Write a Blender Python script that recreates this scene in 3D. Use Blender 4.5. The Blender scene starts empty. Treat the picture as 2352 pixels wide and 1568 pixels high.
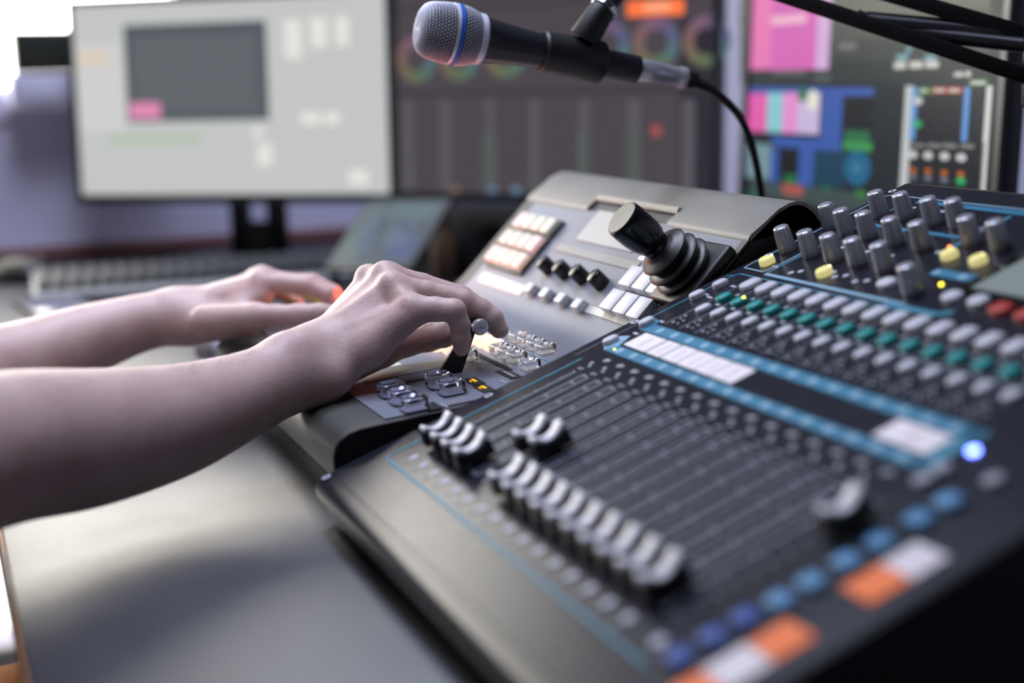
import bpy, bmesh, math, random
import numpy as np
from mathutils import Vector, Matrix, Euler

random.seed(4)
SC = bpy.context.scene
COL = SC.collection
PIT = 0.0198                     # channel pitch of the mixer, metres
MIX_LOC = (0.0, 0.05582, 0.05032)
MIX_TILT = math.radians(20)


# ------------------------------------------------------------------ materials
def mat(name, col, rough=0.5, metal=0.0, noise=0.06, scale=60.0, bump=0.0, bscale=900.0, **kw):
    m = bpy.data.materials.new(name)
    m.use_nodes = True
    nt = m.node_tree
    b = nt.nodes['Principled BSDF']
    b.inputs['Metallic'].default_value = metal
    tc = nt.nodes.new('ShaderNodeTexCoord')
    n = nt.nodes.new('ShaderNodeTexNoise')
    n.inputs['Scale'].default_value = scale
    n.inputs['Detail'].default_value = 3
    nt.links.new(tc.outputs['Object'], n.inputs['Vector'])
    mr = nt.nodes.new('ShaderNodeMapRange')
    mr.inputs['To Min'].default_value = max(0.02, rough - noise)
    mr.inputs['To Max'].default_value = min(1.0, rough + noise)
    nt.links.new(n.outputs['Fac'], mr.inputs['Value'])
    nt.links.new(mr.outputs['Result'], b.inputs['Roughness'])
    mx = nt.nodes.new('ShaderNodeMix')
    mx.data_type = 'RGBA'
    mx.inputs[6].default_value = (*[c * 0.94 for c in col], 1)
    mx.inputs[7].default_value = (*[min(1, c * 1.06) for c in col], 1)
    nt.links.new(n.outputs['Fac'], mx.inputs[0])
    nt.links.new(mx.outputs[2], b.inputs['Base Color'])
    if bump:
        n2 = nt.nodes.new('ShaderNodeTexNoise')
        n2.inputs['Scale'].default_value = bscale
        n2.inputs['Detail'].default_value = 2
        nt.links.new(tc.outputs['Object'], n2.inputs['Vector'])
        bp = nt.nodes.new('ShaderNodeBump')
        bp.inputs['Strength'].default_value = bump
        bp.inputs['Distance'].default_value = 0.0006
        nt.links.new(n2.outputs['Fac'], bp.inputs['Height'])
        nt.links.new(bp.outputs['Normal'], b.inputs['Normal'])
    for k, v in kw.items():
        b.inputs[k.replace('_', ' ')].default_value = v
    return m


def glow(name, col, strength, base=None):
    m = mat(name, base or [c * 0.5 for c in col], 0.26)
    b = m.node_tree.nodes['Principled BSDF']
    b.inputs['Emission Color'].default_value = (*col, 1)
    b.inputs['Specular IOR Level'].default_value = 0.08
    b.inputs['Emission Strength'].default_value = strength
    return m


M = {}
M['desk'] = mat('desk_laminate', (0.024, 0.025, 0.034), 0.34, noise=0.04, scale=25, bump=0.25, bscale=1500, Specular_IOR_Level=1.0)
M['desk_edge'] = mat('desk_edge_band', (0.30, 0.12, 0.035), 0.45)
M['mix_body'] = mat('mixer_body', (0.018, 0.018, 0.022), 0.30, noise=0.02, bump=0.08, bscale=1800, Specular_IOR_Level=0.5)
M['mix_plate'] = mat('mixer_faceplate', (0.009, 0.010, 0.018), 0.27, noise=0.02, bump=0.05, bscale=2500, Specular_IOR_Level=0.5)
M['black'] = mat('black_plastic', (0.008, 0.008, 0.009), 0.45)
M['black_gloss'] = mat('black_gloss', (0.006, 0.006, 0.007), 0.22)
M['rubber'] = mat('black_rubber', (0.010, 0.010, 0.011), 0.42, bump=0.15, bscale=1200)
M['void'] = mat('slot_black', (0.002, 0.002, 0.002), 0.8)
M['cap_top'] = mat('fader_cap_silver', (0.62, 0.62, 0.68), 0.32)
M['teal'] = mat('teal_key', (0.0, 0.27, 0.26), 0.45)
M['pale'] = mat('pale_key', (0.55, 0.55, 0.62), 0.45)
M['print_grey'] = mat('print_grey', (0.30, 0.31, 0.36), 0.6)
M['print_line'] = mat('print_line', (0.13, 0.14, 0.18), 0.6)
M['print_blue'] = mat('print_blue', (0.018, 0.17, 0.29), 0.5)
M['print_cyan'] = mat('print_cyan', (0.03, 0.20, 0.30), 0.5)
M['print_pale_blue'] = mat('print_pale_blue', (0.24, 0.41, 0.53), 0.5)
M['print_white'] = mat('print_white', (0.45, 0.45, 0.52), 0.6)
M['sticker'] = mat('white_sticker', (0.78, 0.72, 0.76), 0.6)
M['sticker_ink'] = mat('faint_ink', (0.62, 0.52, 0.57), 0.6)
M['orange_tape'] = mat('orange_tape', (0.95, 0.20, 0.04), 0.6)
M['knob_metal'] = mat('knob_grey', (0.34, 0.35, 0.385), 0.30, metal=0.35, noise=0.05)
M['knob_top'] = mat('knob_top_silver', (0.55, 0.55, 0.62), 0.28, metal=0.6)
M['blue_key'] = mat('light_blue_key', (0.08, 0.27, 0.50), 0.45)
M['navy_key'] = mat('blue_key', (0.012, 0.07, 0.36), 0.45)
M['red_key'] = mat('red_key', (0.42, 0.03, 0.02), 0.45)
M['yellow_key'] = glow('yellow_lit_key', (0.95, 0.84, 0.36), 0.52, (0.55, 0.50, 0.20))
M['led_yellow'] = glow('yellow_led', (1.0, 0.80, 0.06), 5.0)
M['led_warm'] = glow('warm_led', (1.0, 0.85, 0.45), 6.0)
M['led_orange'] = glow('orange_led', (1.0, 0.22, 0.05), 4.0)
M['led_blue'] = glow('blue_led', (0.14, 0.20, 1.0), 16.0)
M['led_dim'] = mat('dim_led', (0.015, 0.03, 0.09), 0.4)
M['touch'] = glow('touch_screen_glass', (0.45, 0.56, 0.58), 0.42, (0.03, 0.03, 0.03))
M['sw_body'] = mat('switcher_charcoal', (0.060, 0.060, 0.056), 0.36, bump=0.7, bscale=1600)
M['sw_hood'] = mat('switcher_hood', (0.20, 0.193, 0.175), 0.42, bump=0.35, bscale=1500)
M['sw_panel'] = mat('switcher_silver_panel', (0.175, 0.188, 0.235), 0.46, metal=0.1, noise=0.03, Specular_IOR_Level=0.4)
M['sw_side'] = mat('switcher_side_black', (0.006, 0.006, 0.007), 0.6)
M['amber'] = glow('amber_text', (1.0, 0.50, 0.02), 1.6)
M['lcd'] = mat('lcd_pale', (0.36, 0.37, 0.36), 0.4)
M['lcd_white'] = mat('lcd_white', (0.66, 0.66, 0.62), 0.5)
M['lcd_beige'] = mat('lcd_beige', (0.27, 0.27, 0.255), 0.5)
M['white_key'] = mat('white_key', (0.62, 0.62, 0.65), 0.35)
M['glass'] = mat('clear_plastic', (0.95, 0.95, 0.98), 0.03, noise=0.01, Transmission_Weight=1.0, IOR=1.47)
M['lit_peach'] = glow('peach_lit_key', (1.0, 0.66, 0.50), 0.42, (0.6, 0.5, 0.45))
M['lit_pink'] = glow('pink_lit_key', (1.0, 0.58, 0.55), 0.42, (0.6, 0.5, 0.5))
M['lit_cream'] = glow('cream_lit_key', (0.86, 0.84, 0.68), 0.10, (0.6, 0.6, 0.5))
M['lit_orange'] = glow('orange_lit_key', (1.0, 0.58, 0.40), 1.4, (0.6, 0.4, 0.3))
M['lit_red'] = glow('red_lit_key', (1.0, 0.11, 0.02), 34.0, (0.5, 0.1, 0.05))
M['lit_green'] = glow('green_lit_key', (0.45, 0.75, 0.05), 1.2, (0.2, 0.4, 0.05))
M['lit_white'] = glow('white_lit_plate', (1.0, .97, .92), 0.12, (0.45, 0.45, 0.47))
M['lav_plate'] = mat('lavender_plate', (0.30, 0.30, 0.44), 0.4)
M['chrome'] = mat('chrome', (0.75, 0.75, 0.78), 0.12, metal=1.0, noise=0.03)
M['grille'] = mat('grille_wire', (0.66, 0.66, 0.76), 0.42, metal=0.35)
M['grille_core'] = mat('grille_foam', (0.035, 0.035, 0.05), 0.9)
M['mic_blue'] = mat('blue_ring', (0.02, 0.12, 0.55), 0.35)
M['mic_body'] = mat('mic_body', (0.016, 0.017, 0.022), 0.32)
M['screen_dark'] = mat('monitor_plastic', (0.010, 0.012, 0.014), 0.35)
M['wall'] = mat('wall_paint', (0.70, 0.70, 0.92), 0.85, scale=8)
M['wall_trim'] = mat('trim_paint', (0.72, 0.72, 0.92), 0.7, scale=8)
M['red_trim'] = mat('red_brown_wood', (0.22, 0.10, 0.09), 0.5)
M['floor'] = mat('floor_vinyl', (0.20, 0.19, 0.19), 0.6, scale=5)
M['ceiling'] = mat('ceiling_paint', (0.7, 0.7, 0.72), 0.9, scale=5)
M['frame_white'] = mat('window_frame_paint', (0.75, 0.75, 0.72), 0.6)
M['daylight'] = glow('window_daylight', (1.0, 0.95, 0.86), 12.5)
M['upper_glow'] = glow('upper_window_glow', (1.0, 0.96, 0.88), 5.0, (0.5, 0.5, 0.48))  # self-lit surface, added to be mirrored in the mixer faceplate
M['spring'] = mat('spring_steel', (0.10, 0.10, 0.115), 0.3, metal=0.8)
M['studio'] = mat('studio_dark_paint', (0.16, 0.16, 0.20), 0.9, scale=8)
M['daylight_low'] = glow('window_daylight_low', (1.0, 0.96, 0.90), 2.5)
M['wall_dark'] = mat('upper_wall_dimmed', (0.07, 0.07, 0.10), 0.85, scale=8)  # unseen upper walls, darkened so the mixer plate reflects less light
M['silver'] = mat('satin_silver', (0.62, 0.62, 0.68), 0.25, metal=0.6, noise=0.03)
M['dark_green'] = mat('dark_green_plastic', (0.020, 0.028, 0.022), 0.5)
M['lav_case'] = mat('pale_lavender_case', (0.72, 0.72, 0.90), 0.5)
M['key_dark'] = mat('keyboard_dark', (0.022, 0.026, 0.034), 0.5)
M['key_grey'] = mat('keyboard_grey', (0.16, 0.17, 0.18), 0.5)
M['brown'] = mat('brown_bottle', (0.07, 0.045, 0.025), 0.4)
M['green_card'] = mat('green_card', (0.0, 0.09, 0.05), 0.5)
M['shirt'] = mat('white_cotton', (0.80, 0.79, 0.76), 0.9, bump=0.3, bscale=500)
M['trousers'] = mat('rust_cotton', (0.36, 0.13, 0.03), 0.9, bump=0.3, bscale=500)
M['hair'] = mat('dark_hair', (0.05, 0.03, 0.02), 0.6)
M['arm_hair'] = mat('arm_hair', (0.16, 0.10, 0.06), 0.5)
M['nail'] = mat('nail', (0.55, 0.33, 0.30), 0.3)
M['handset'] = mat('phone_glass', (0.16, 0.16, 0.22), 0.12)


def skin_mat():
    m = bpy.data.materials.new('skin')
    m.use_nodes = True
    nt = m.node_tree
    b = nt.nodes['Principled BSDF']
    b.inputs['Roughness'].default_value = 0.48
    b.inputs['Specular IOR Level'].default_value = 0.4
    b.inputs['Subsurface Weight'].default_value = 0.22
    b.inputs['Subsurface Radius'].default_value = (0.9, 0.30, 0.15)
    b.inputs['Subsurface Scale'].default_value = 0.008
    tc = nt.nodes.new('ShaderNodeTexCoord')
    n = nt.nodes.new('ShaderNodeTexNoise')
    n.inputs['Scale'].default_value = 38
    n.inputs['Detail'].default_value = 5
    nt.links.new(tc.outputs['Object'], n.inputs['Vector'])
    r = nt.nodes.new('ShaderNodeValToRGB')
    r.color_ramp.elements[0].position = 0.3
    r.color_ramp.elements[0].color = (0.50, 0.335, 0.315, 1)
    r.color_ramp.elements[1].position = 0.72
    r.color_ramp.elements[1].color = (0.59, 0.425, 0.40, 1)
    nt.links.new(n.outputs['Fac'], r.inputs['Fac'])
    nt.links.new(r.outputs['Color'], b.inputs['Base Color'])
    v = nt.nodes.new('ShaderNodeTexVoronoi')
    v.feature = 'DISTANCE_TO_EDGE'
    v.inputs['Scale'].default_value = 620
    nt.links.new(tc.outputs['Object'], v.inputs['Vector'])
    n2 = nt.nodes.new('ShaderNodeTexNoise')
    n2.inputs['Scale'].default_value = 260
    n2.inputs['Detail'].default_value = 4
    nt.links.new(tc.outputs['Object'], n2.inputs['Vector'])
    b1 = nt.nodes.new('ShaderNodeBump')
    b1.inputs['Strength'].default_value = 0.35
    b1.inputs['Distance'].default_value = 0.0004
    nt.links.new(v.outputs['Distance'], b1.inputs['Height'])
    b2 = nt.nodes.new('ShaderNodeBump')
    b2.inputs['Strength'].default_value = 0.4
    b2.inputs['Distance'].default_value = 0.0007
    nt.links.new(n2.outputs['Fac'], b2.inputs['Height'])
    nt.links.new(b1.outputs['Normal'], b2.inputs['Normal'])
    nt.links.new(b2.outputs['Normal'], b.inputs['Normal'])
    return m


M['skin'] = skin_mat()


# ------------------------------------------------------------------ mesh helpers
class MB:
    def __init__(self):
        self.bm = bmesh.new()
        self.mats = []

    def mi(self, m):
        if m not in self.mats:
            self.mats.append(m)
        return self.mats.index(m)

    def _add(self, bm2, m, mtx=None):
        if mtx is not None:
            bmesh.ops.transform(bm2, matrix=mtx, verts=bm2.verts)
        i = self.mi(m)
        for f in bm2.faces:
            f.material_index = i
        me = bpy.data.meshes.new('tmp')
        bm2.to_mesh(me)
        bm2.free()
        self.bm.from_mesh(me)
        bpy.data.meshes.remove(me)

    def box(self, c, s, m, bev=0.0, seg=2, mtx=None):
        b = bmesh.new()
        bmesh.ops.create_cube(b, size=1)
        bmesh.ops.scale(b, vec=s, verts=b.verts)
        if bev:
            bmesh.ops.bevel(b, geom=b.edges[:], offset=bev, segments=seg, profile=0.5, affect='EDGES')
        bmesh.ops.translate(b, vec=c, verts=b.verts)
        self._add(b, m, mtx)

    def lathe(self, prof, m, seg=32, mtx=None, flutes=0, depth=0.0, cap=True):
        b = bmesh.new()
        rings = []
        for (r, z) in prof:
            ring = []
            for k in range(seg):
                a = 2 * math.pi * k / seg
                rr = r * (1 - depth * (0.5 + 0.5 * math.cos(flutes * a))) if flutes else r
                ring.append(b.verts.new((rr * math.cos(a), rr * math.sin(a), z)))
            rings.append(ring)
        for i in range(len(rings) - 1):
            for k in range(seg):
                b.faces.new((rings[i][k], rings[i][(k + 1) % seg], rings[i + 1][(k + 1) % seg], rings[i + 1][k]))
        if cap:
            b.faces.new(rings[0][::-1])
            b.faces.new(rings[-1])
        self._add(b, m, mtx)

    def prism(self, poly, a0, a1, m, axis='X', mtx=None, bev=0.0):
        """poly: 2-D outline, extruded along an axis (X: poly=(y,z); Z: poly=(x,y); Y: poly=(x,z))."""
        def P(p, a):
            return {'X': (a, p[0], p[1]), 'Y': (p[0], a, p[1]), 'Z': (p[0], p[1], a)}[axis]
        b = bmesh.new()
        v0 = [b.verts.new(P(p, a0)) for p in poly]
        v1 = [b.verts.new(P(p, a1)) for p in poly]
        n = len(poly)
        for i in range(n):
            b.faces.new((v0[i], v0[(i + 1) % n], v1[(i + 1) % n], v1[i]))
        b.faces.new(v0[::-1])
        b.faces.new(v1)
        bmesh.ops.recalc_face_normals(b, faces=b.faces)
        if bev:
            bmesh.ops.bevel(b, geom=b.edges[:], offset=bev, segments=2, profile=0.5, affect='EDGES')
        self._add(b, m, mtx)

    def quad(self, x0, y0, x1, y1, z, m, mtx=None):
        b = bmesh.new()
        b.faces.new([b.verts.new(p) for p in ((x0, y0, z), (x1, y0, z), (x1, y1, z), (x0, y1, z))])
        self._add(b, m, mtx)

    def poly(self, pts, m, mtx=None):
        b = bmesh.new()
        b.faces.new([b.verts.new(p) for p in pts])
        self._add(b, m, mtx)

    def disc(self, x, y, r, z, m, seg=12, r0=0.0, a0=0.0, a1=2 * math.pi, sx=1.0):
        b = bmesh.new()
        if r0 <= 0:
            b.faces.new([b.verts.new((x + sx * r * math.cos(a0 + (a1 - a0) * k / seg), y + r * math.sin(a0 + (a1 - a0) * k / seg), z)) for k in range(seg)])
        else:
            A = [(a0 + (a1 - a0) * k / seg) for k in range(seg + 1)]
            vi = [b.verts.new((x + sx * r0 * math.cos(a), y + r0 * math.sin(a), z)) for a in A]
            vo = [b.verts.new((x + sx * r * math.cos(a), y + r * math.sin(a), z)) for a in A]
            for k in range(seg):
                b.faces.new((vi[k], vo[k], vo[k + 1], vi[k + 1]))
        self._add(b, m)

    def tube(self, pts, r, m, seg=12, mtx=None):
        pts = [Vector(p) for p in pts]
        rs = r if isinstance(r, (list, tuple)) else [r] * len(pts)
        b = bmesh.new()
        rings = []
        up = Vector((0, 0, 1))
        t0 = (pts[1] - pts[0]).normalized()
        n = t0.orthogonal().normalized()
        for i, p in enumerate(pts):
            t = (pts[min(i + 1, len(pts) - 1)] - pts[max(i - 1, 0)]).normalized()
            n = (n - t * n.dot(t)).normalized()
            c = t.cross(n)
            rings.append([b.verts.new(p + rs[i] * (math.cos(2 * math.pi * k / seg) * n + math.sin(2 * math.pi * k / seg) * c)) for k in range(seg)])
        for i in range(len(rings) - 1):
            for k in range(seg):
                b.faces.new((rings[i][k], rings[i][(k + 1) % seg], rings[i + 1][(k + 1) % seg], rings[i + 1][k]))
        b.faces.new(rings[0][::-1])
        b.faces.new(rings[-1])
        bmesh.ops.recalc_face_normals(b, faces=b.faces)
        self._add(b, m, mtx)

    def build(self, name, parent=None, mtx=None, ang=35, recalc=False):
        if recalc:
            bmesh.ops.recalc_face_normals(self.bm, faces=self.bm.faces)
        me = bpy.data.meshes.new(name)
        for f in self.bm.faces:
            f.smooth = True
        self.bm.to_mesh(me)
        self.bm.free()
        for m in self.mats:
            me.materials.append(m)
        me.set_sharp_from_angle(angle=math.radians(ang))
        o = bpy.data.objects.new(name, me)
        COL.objects.link(o)
        if parent:
            o.parent = parent
        if mtx is not None:
            o.matrix_basis = mtx
        return o


def tag(o, label, cat, group=None, kind=None):
    o['label'] = label
    o['category'] = cat
    if group:
        o['group'] = group
    if kind:
        o['kind'] = kind
    return o


def empty(name, loc=(0, 0, 0), rot=(0, 0, 0), label=None, cat=None, group=None):
    o = bpy.data.objects.new(name, None)
    o.empty_display_size = 0.05
    o.location = loc
    o.rotation_euler = rot
    COL.objects.link(o)
    if label:
        tag(o, label, cat, group)
    return o


def structure(o):
    o['kind'] = 'structure'
    return o


def dup(o, mtx, parent=None):
    c = o.copy()
    COL.objects.link(c)
    c.parent = parent or o.parent
    c.matrix_basis = mtx
    for ch in list(o.children):
        d = ch.copy()
        COL.objects.link(d)
        d.parent = c
    return c


def TR(x, y, z):
    return Matrix.Translation((x, y, z))


def frame(origin, ex, ez):
    """Matrix with local x along ex, z along ez."""
    ez = Vector(ez).normalized()
    ex = Vector(ex)
    ex = (ex - ez * ex.dot(ez)).normalized()
    ey = ez.cross(ex)
    m = Matrix((ex, ey, ez)).transposed().to_4x4()
    m.translation = Vector(origin)
    return m


def bez(pts, n=10):
    """Catmull-Rom through the points."""
    P = [Vector(p) for p in pts]
    P = [P[0] * 2 - P[1]] + P + [P[-1] * 2 - P[-2]]
    out = []
    for i in range(1, len(P) - 2):
        for k in range(n):
            t = k / n
            a, b, c, d = P[i - 1], P[i], P[i + 1], P[i + 2]
            out.append(0.5 * ((2 * b) + (c - a) * t + (2 * a - 5 * b + 4 * c - d) * t * t + (3 * b - a - 3 * c + d) * t ** 3))
    out.append(P[-2])
    return out


# ------------------------------------------------------------------ the room
WX, WY, FZ, CZ = -1.66, 1.02, -0.74, 1.75
XR, YF = 2.4, -2.2
b = MB(); b.box(((WX + XR) / 2, (YF + WY) / 2, FZ - 0.03), (XR - WX + 0.2, WY - YF + 0.2, 0.06), M['floor']); structure(b.build('floor'))
b = MB(); b.box(((WX + XR) / 2, (YF + WY) / 2, CZ + 0.03), (XR - WX + 0.2, WY - YF + 0.2, 0.06), M['studio']); structure(b.build('ceiling'))
b = MB(); b.box(((WX + XR) / 2, WY + 0.04, (FZ + .5) / 2), (XR - WX + 0.2, 0.08, .5 - FZ), M['wall']); b.box(((WX + XR) / 2, WY + 0.04, (CZ + .5) / 2), (XR - WX + 0.2, 0.08, CZ - .5), M['wall_dark']); structure(b.build('wall_back'))
b = MB(); b.box((XR + 0.04, (YF + WY) / 2, (FZ + CZ) / 2), (0.08, WY - YF, CZ - FZ), M['studio']); structure(b.build('wall_right'))
b = MB(); b.box(((WX + XR) / 2, YF - 0.04, (FZ + CZ) / 2), (XR - WX + 0.2, 0.08, CZ - FZ), M['studio']); structure(b.build('wall_front'))
# left wall with a window opening
WY0, WY1, WZ0, WZ1 = -1.25, 0.27, 0.285, 1.20
WYL = 0.20                        # unseen wall filler starts here, added to limit the desk reflection
b = MB()
LY1, LZ0, LZ1 = -0.02, -0.66, -0.08
for (y0, y1, z0, z1) in ((YF, WY0, FZ, .5), (YF, WY0, .5, CZ), (WY1, WY, FZ, .5), (WY1, WY, .5, CZ), (WY0, WY1, LZ1, WZ0), (LY1, WY1, LZ0, LZ1), (WYL, WY1, WZ0, .655), (WY0, WY1, FZ, LZ0), (WY0, WY1, WZ1, CZ)):
    b.box((WX - 0.05, (y0 + y1) / 2, (z0 + z1) / 2), (0.10, y1 - y0, z1 - z0), M['wall_dark' if z0 > .45 else 'wall'])
structure(b.build('wall_left'))
b = MB()
b.box((WX - 0.085, (WY0 + WY1) / 2, (WZ0 + WZ1) / 2), (0.01, WY1 - WY0, WZ1 - WZ0), M['daylight'])
w = structure(b.build('window_1'))
b = MB()
for (y0, y1, z0, z1) in ((WY0 - 0.03, WY0, WZ0 - 0.03, WZ1 + 0.03), (WY1, WY1 + 0.03, WZ0 - 0.03, WZ1 + 0.03), (WY0, WY1, WZ1, WZ1 + 0.03), (WYL, WYL + .03, WZ0, .66)):
    b.box((WX + 0.006, (y0 + y1) / 2, (z0 + z1) / 2), (0.018, y1 - y0, z1 - z0), M['frame_white'], 0.003)
b.build('window_frame', w)
b = MB(); b.box((WX - 0.055, (WY0 + WY1) / 2, (.66 + WZ1) / 2), (0.002, WY1 - WY0 - .01, WZ1 - .66), M['upper_glow']); b.box((WX - 0.055, (WY0 + WY1) / 2, .655), (0.008, WY1 - WY0 - .01, .012), M['frame_white'], .002)  # unseen glowing sheet, added so the mixer front reflects a softer light
b.build('added_glow_panel', w)
b = MB(); b.box((WX + 0.003, (WY0 + WY1) / 2, WZ0 - 0.03), (0.012, WY1 - WY0 + 0.1, 0.05), M['wall_trim'], 0.004); structure(b.build('trim_1'))
b = MB(); b.box((WX + 0.008, (YF + WY) / 2, 0.012), (0.02, WY - YF - 0.02, 0.022), M['red_trim'], 0.003); structure(b.build('trim_2'))

b = MB(); b.box((WX - 0.085, (WY0 + LY1) / 2, (LZ0 + LZ1) / 2), (0.01, LY1 - WY0, LZ1 - LZ0), M['daylight_low']); w2 = structure(b.build('window_2'))
b = MB()
for (y0, y1, z0, z1) in ((WY0 - 0.03, WY0, LZ0 - .03, LZ1 + .03), (LY1, LY1 + 0.03, LZ0 - .03, LZ1 + .03), (WY0, LY1, LZ1, LZ1 + .03), (WY0, LY1, LZ0 - .03, LZ0)):
    b.box((WX + 0.006, (y0 + y1) / 2, (z0 + z1) / 2), (0.018, y1 - y0, z1 - z0), M['frame_white'], 0.003)
b.build('window_frame', w2)

# things by the window
b = MB(); b.box((-1.62, 0.04, 0.2765), (0.06, 0.24, 0.059), M['lav_case'], 0.006)
b.box((-1.589, 0.04, 0.276), (0.004, 0.20, 0.03), M['wall_trim'], 0.001)
tag(b.build('router_case'), 'pale lavender plastic case fixed under the bright window behind the white screen', 'case')
b = MB(); b.box((-1.62, 0.05, 0.3395), (0.055, 0.24, 0.066), M['dark_green'], 0.005)
tag(b.build('speaker_box'), 'dark box on the pale case, standing against the bright window', 'box')

# ------------------------------------------------------------------ desk
DY0, DY1, DX0, DX1 = -0.187, 0.98, -1.638, 0.62
d = empty('desk', (-0.5, 0.4, FZ), label='long dark satin desk with a brown front edge under the consoles', cat='desk')
inv = d.matrix_basis.inverted()
DL = TR(0.5, -0.4, -FZ)
b = MB(); b.box(((DX0 + DX1) / 2, (DY0 + DY1) / 2, -0.0145), (DX1 - DX0, DY1 - DY0, 0.029), M['desk'], 0.0015); b.build('desktop', d, DL)
b = MB(); b.box(((DX0 + DX1) / 2, DY0 - 0.0012, -0.0145), (DX1 - DX0, 0.0024, 0.029), M['desk_edge'], 0.0008); o = b.build('edge_band', d, DL); o['label'] = 'brown wood edge band'
for (x, y) in ((DX0 + 0.06, DY1 - 0.1), (DX1 - 0.06, DY0 + 0.15), (DX1 - 0.06, DY1 - 0.1), (DX0 + 0.06, DY0 + 0.15)):
    b = MB(); b.box((x, y, (FZ - 0.029) / 2), (0.05, 0.05, -FZ - 0.029), M['black'], 0.003); b.build('leg', d, DL)

# ------------------------------------------------------------------ audio mixer
mix = empty('audio_mixer', MIX_LOC, (MIX_TILT, 0, 0),
            'large charcoal digital audio mixer with a sloping panel of faders, keys and grey knobs', 'mixer')
U0, U1 = -2.34 * PIT, 19.9 * PIT
CT, ST = math.cos(MIX_TILT), math.sin(MIX_TILT)


def mloc(Y, Z):
    y, z = Y - MIX_LOC[1], Z - MIX_LOC[2]
    return (y * CT + z * ST, -y * ST + z * CT)


yf, yb = -3.0 * PIT, 21.9 * PIT
prof = [(yf + 0.010, 0.0), (yf + 0.006, -0.0007), (yf + 0.0025, -0.003), (yf + 0.0005, -0.0065), (yf, -0.011), (yf + 0.003, -0.018),
        mloc(0.012, 0.006), mloc(0.47, 0.006), mloc(0.505, 0.02), mloc(0.512, 0.12), mloc(0.50, 0.185), mloc(0.487, 0.196), (yb + 0.004, -0.002), (yb, 0.0)]
b = MB(); b.prism(prof, U0 + 0.004, U1 - 0.004, M['mix_body'], 'X'); b.build('chassis', mix, ang=30)
for (x0, x1) in ((U0, U0 + 0.0045), (U1 - 0.0045, U1)):
    b = MB(); b.prism(prof, x0, x1, M['mix_body'], 'X'); b.build('side_panel', mix, ang=30)
b = MB(); b.box(((U0 + U1) / 2, (yf + yb) / 2 + 0.006, 0.0004), (U1 - U0 - 0.003, yb - yf - 0.018, 0.0008), M['mix_plate']); b.build('faceplate', mix)


def q(b, u0, v0, u1, v1, m, z=0.0011):
    b.quad(u0 * PIT, v0 * PIT, u1 * PIT, v1 * PIT, z, M[m])


def line(b, pts, w, m, z=0.0011):
    for (p, r) in zip(pts[:-1], pts[1:]):
        dx, dy = r[0] - p[0], r[1] - p[1]
        L = math.hypot(dx, dy)
        nx, ny = -dy / L * w / 2, dx / L * w / 2
        b.poly([((p[0] + nx) * PIT, (p[1] + ny) * PIT, z), ((p[0] - nx) * PIT, (p[1] - ny) * PIT, z),
                ((r[0] - nx) * PIT, (r[1] - ny) * PIT, z), ((r[0] + nx) * PIT, (r[1] + ny) * PIT, z)], M[m])


def dot(b, u, v, r, m, z=0.0011, seg=10):
    b.disc(u * PIT, v * PIT, r * PIT, z, M[m], seg)


pr = MB()
# frame lines of the fader field
line(pr, [(-1.15, 6.9), (-1.15, -0.45), (-1.0, -0.62), (17.0, -0.62)], 0.10, 'print_cyan')
line(pr, [(-2.05, 13.4), (-1.75, 13.55)], 0.06, 'print_cyan')
line(pr, [(-1.72, 9.9), (-1.72, 13.5), (-1.6, 13.72), (7.4, 13.72)], 0.07, 'print_cyan')
line(pr, [(-0.42, 14.05), (7.2, 14.05)], 0.16, 'print_pale_blue')
line(pr, [(-1.72, 6.9), (-1.72, 9.4)], 0.05, 'print_line')
line(pr, [(-0.42, 14.05), (-0.42, 20.0)], 0.10, 'print_cyan')
line(pr, [(-0.72, 14.15), (-1.95, 14.15), (-2.0, 14.4), (-2.0, 20.6), (-1.8, 20.75), (15.0, 20.75)], 0.07, 'print_pale_blue')
line(pr, [(-0.72, 14.15), (-0.62, 14.4), (-0.62, 16.2)], 0.07, 'print_pale_blue')
line(pr, [(6.5, 13.9), (8.9, 13.9), (9.3, 14.2)], 0.25, 'print_cyan')
q(pr, 0.0, 20.35, 15.5, 20.62, 'print_blue')
q(pr, -0.25, 18.3, 5.0, 18.5, 'print_blue')
q(pr, 5.0, 17.3, 5.2, 20.2, 'print_cyan')
q(pr, 6.1, 15.9, 8.0, 16.35, 'print_blue')
q(pr, 7.7, 19.0, 8.3, 20.2, 'print_blue')
for (u, v, r) in ((6.3, 16.1, .16), (7.5, 16.1, .18)):
    dot(pr, u, v, r, 'print_pale_blue', 0.0013)
# blue scribble strips with the pale dots
q(pr, -1.0, 9.22, 15.75, 9.72, 'print_blue')
q(pr, -1.0, 7.66, 15.75, 8.10, 'print_blue')
pr.poly([(-1.62 * PIT, 8.05 * PIT, .0012), (-0.95 * PIT, 7.66 * PIT, .0012), (-0.6 * PIT, 8.1 * PIT, .0012), (-0.95 * PIT, 8.75 * PIT, .0012), (-1.4 * PIT, 8.55 * PIT, .0012)], M['print_pale_blue'])
pr.poly([(-1.62 * PIT, 9.5 * PIT, .0012), (-1.1 * PIT, 9.2 * PIT, .0012), (-0.8 * PIT, 9.5 * PIT, .0012), (-0.9 * PIT, 9.95 * PIT, .0012), (-1.4 * PIT, 10.0 * PIT, .0012)], M['print_blue'])
q(pr, 15.3, 7.66, 15.9, 9.72, 'print_cyan')
for i in range(16):
    dot(pr, i - 0.1, 9.47, .17, 'print_pale_blue', 0.0013)
    dot(pr, i - 0.15, 7.88, .17, 'print_pale_blue', 0.0013)
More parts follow.
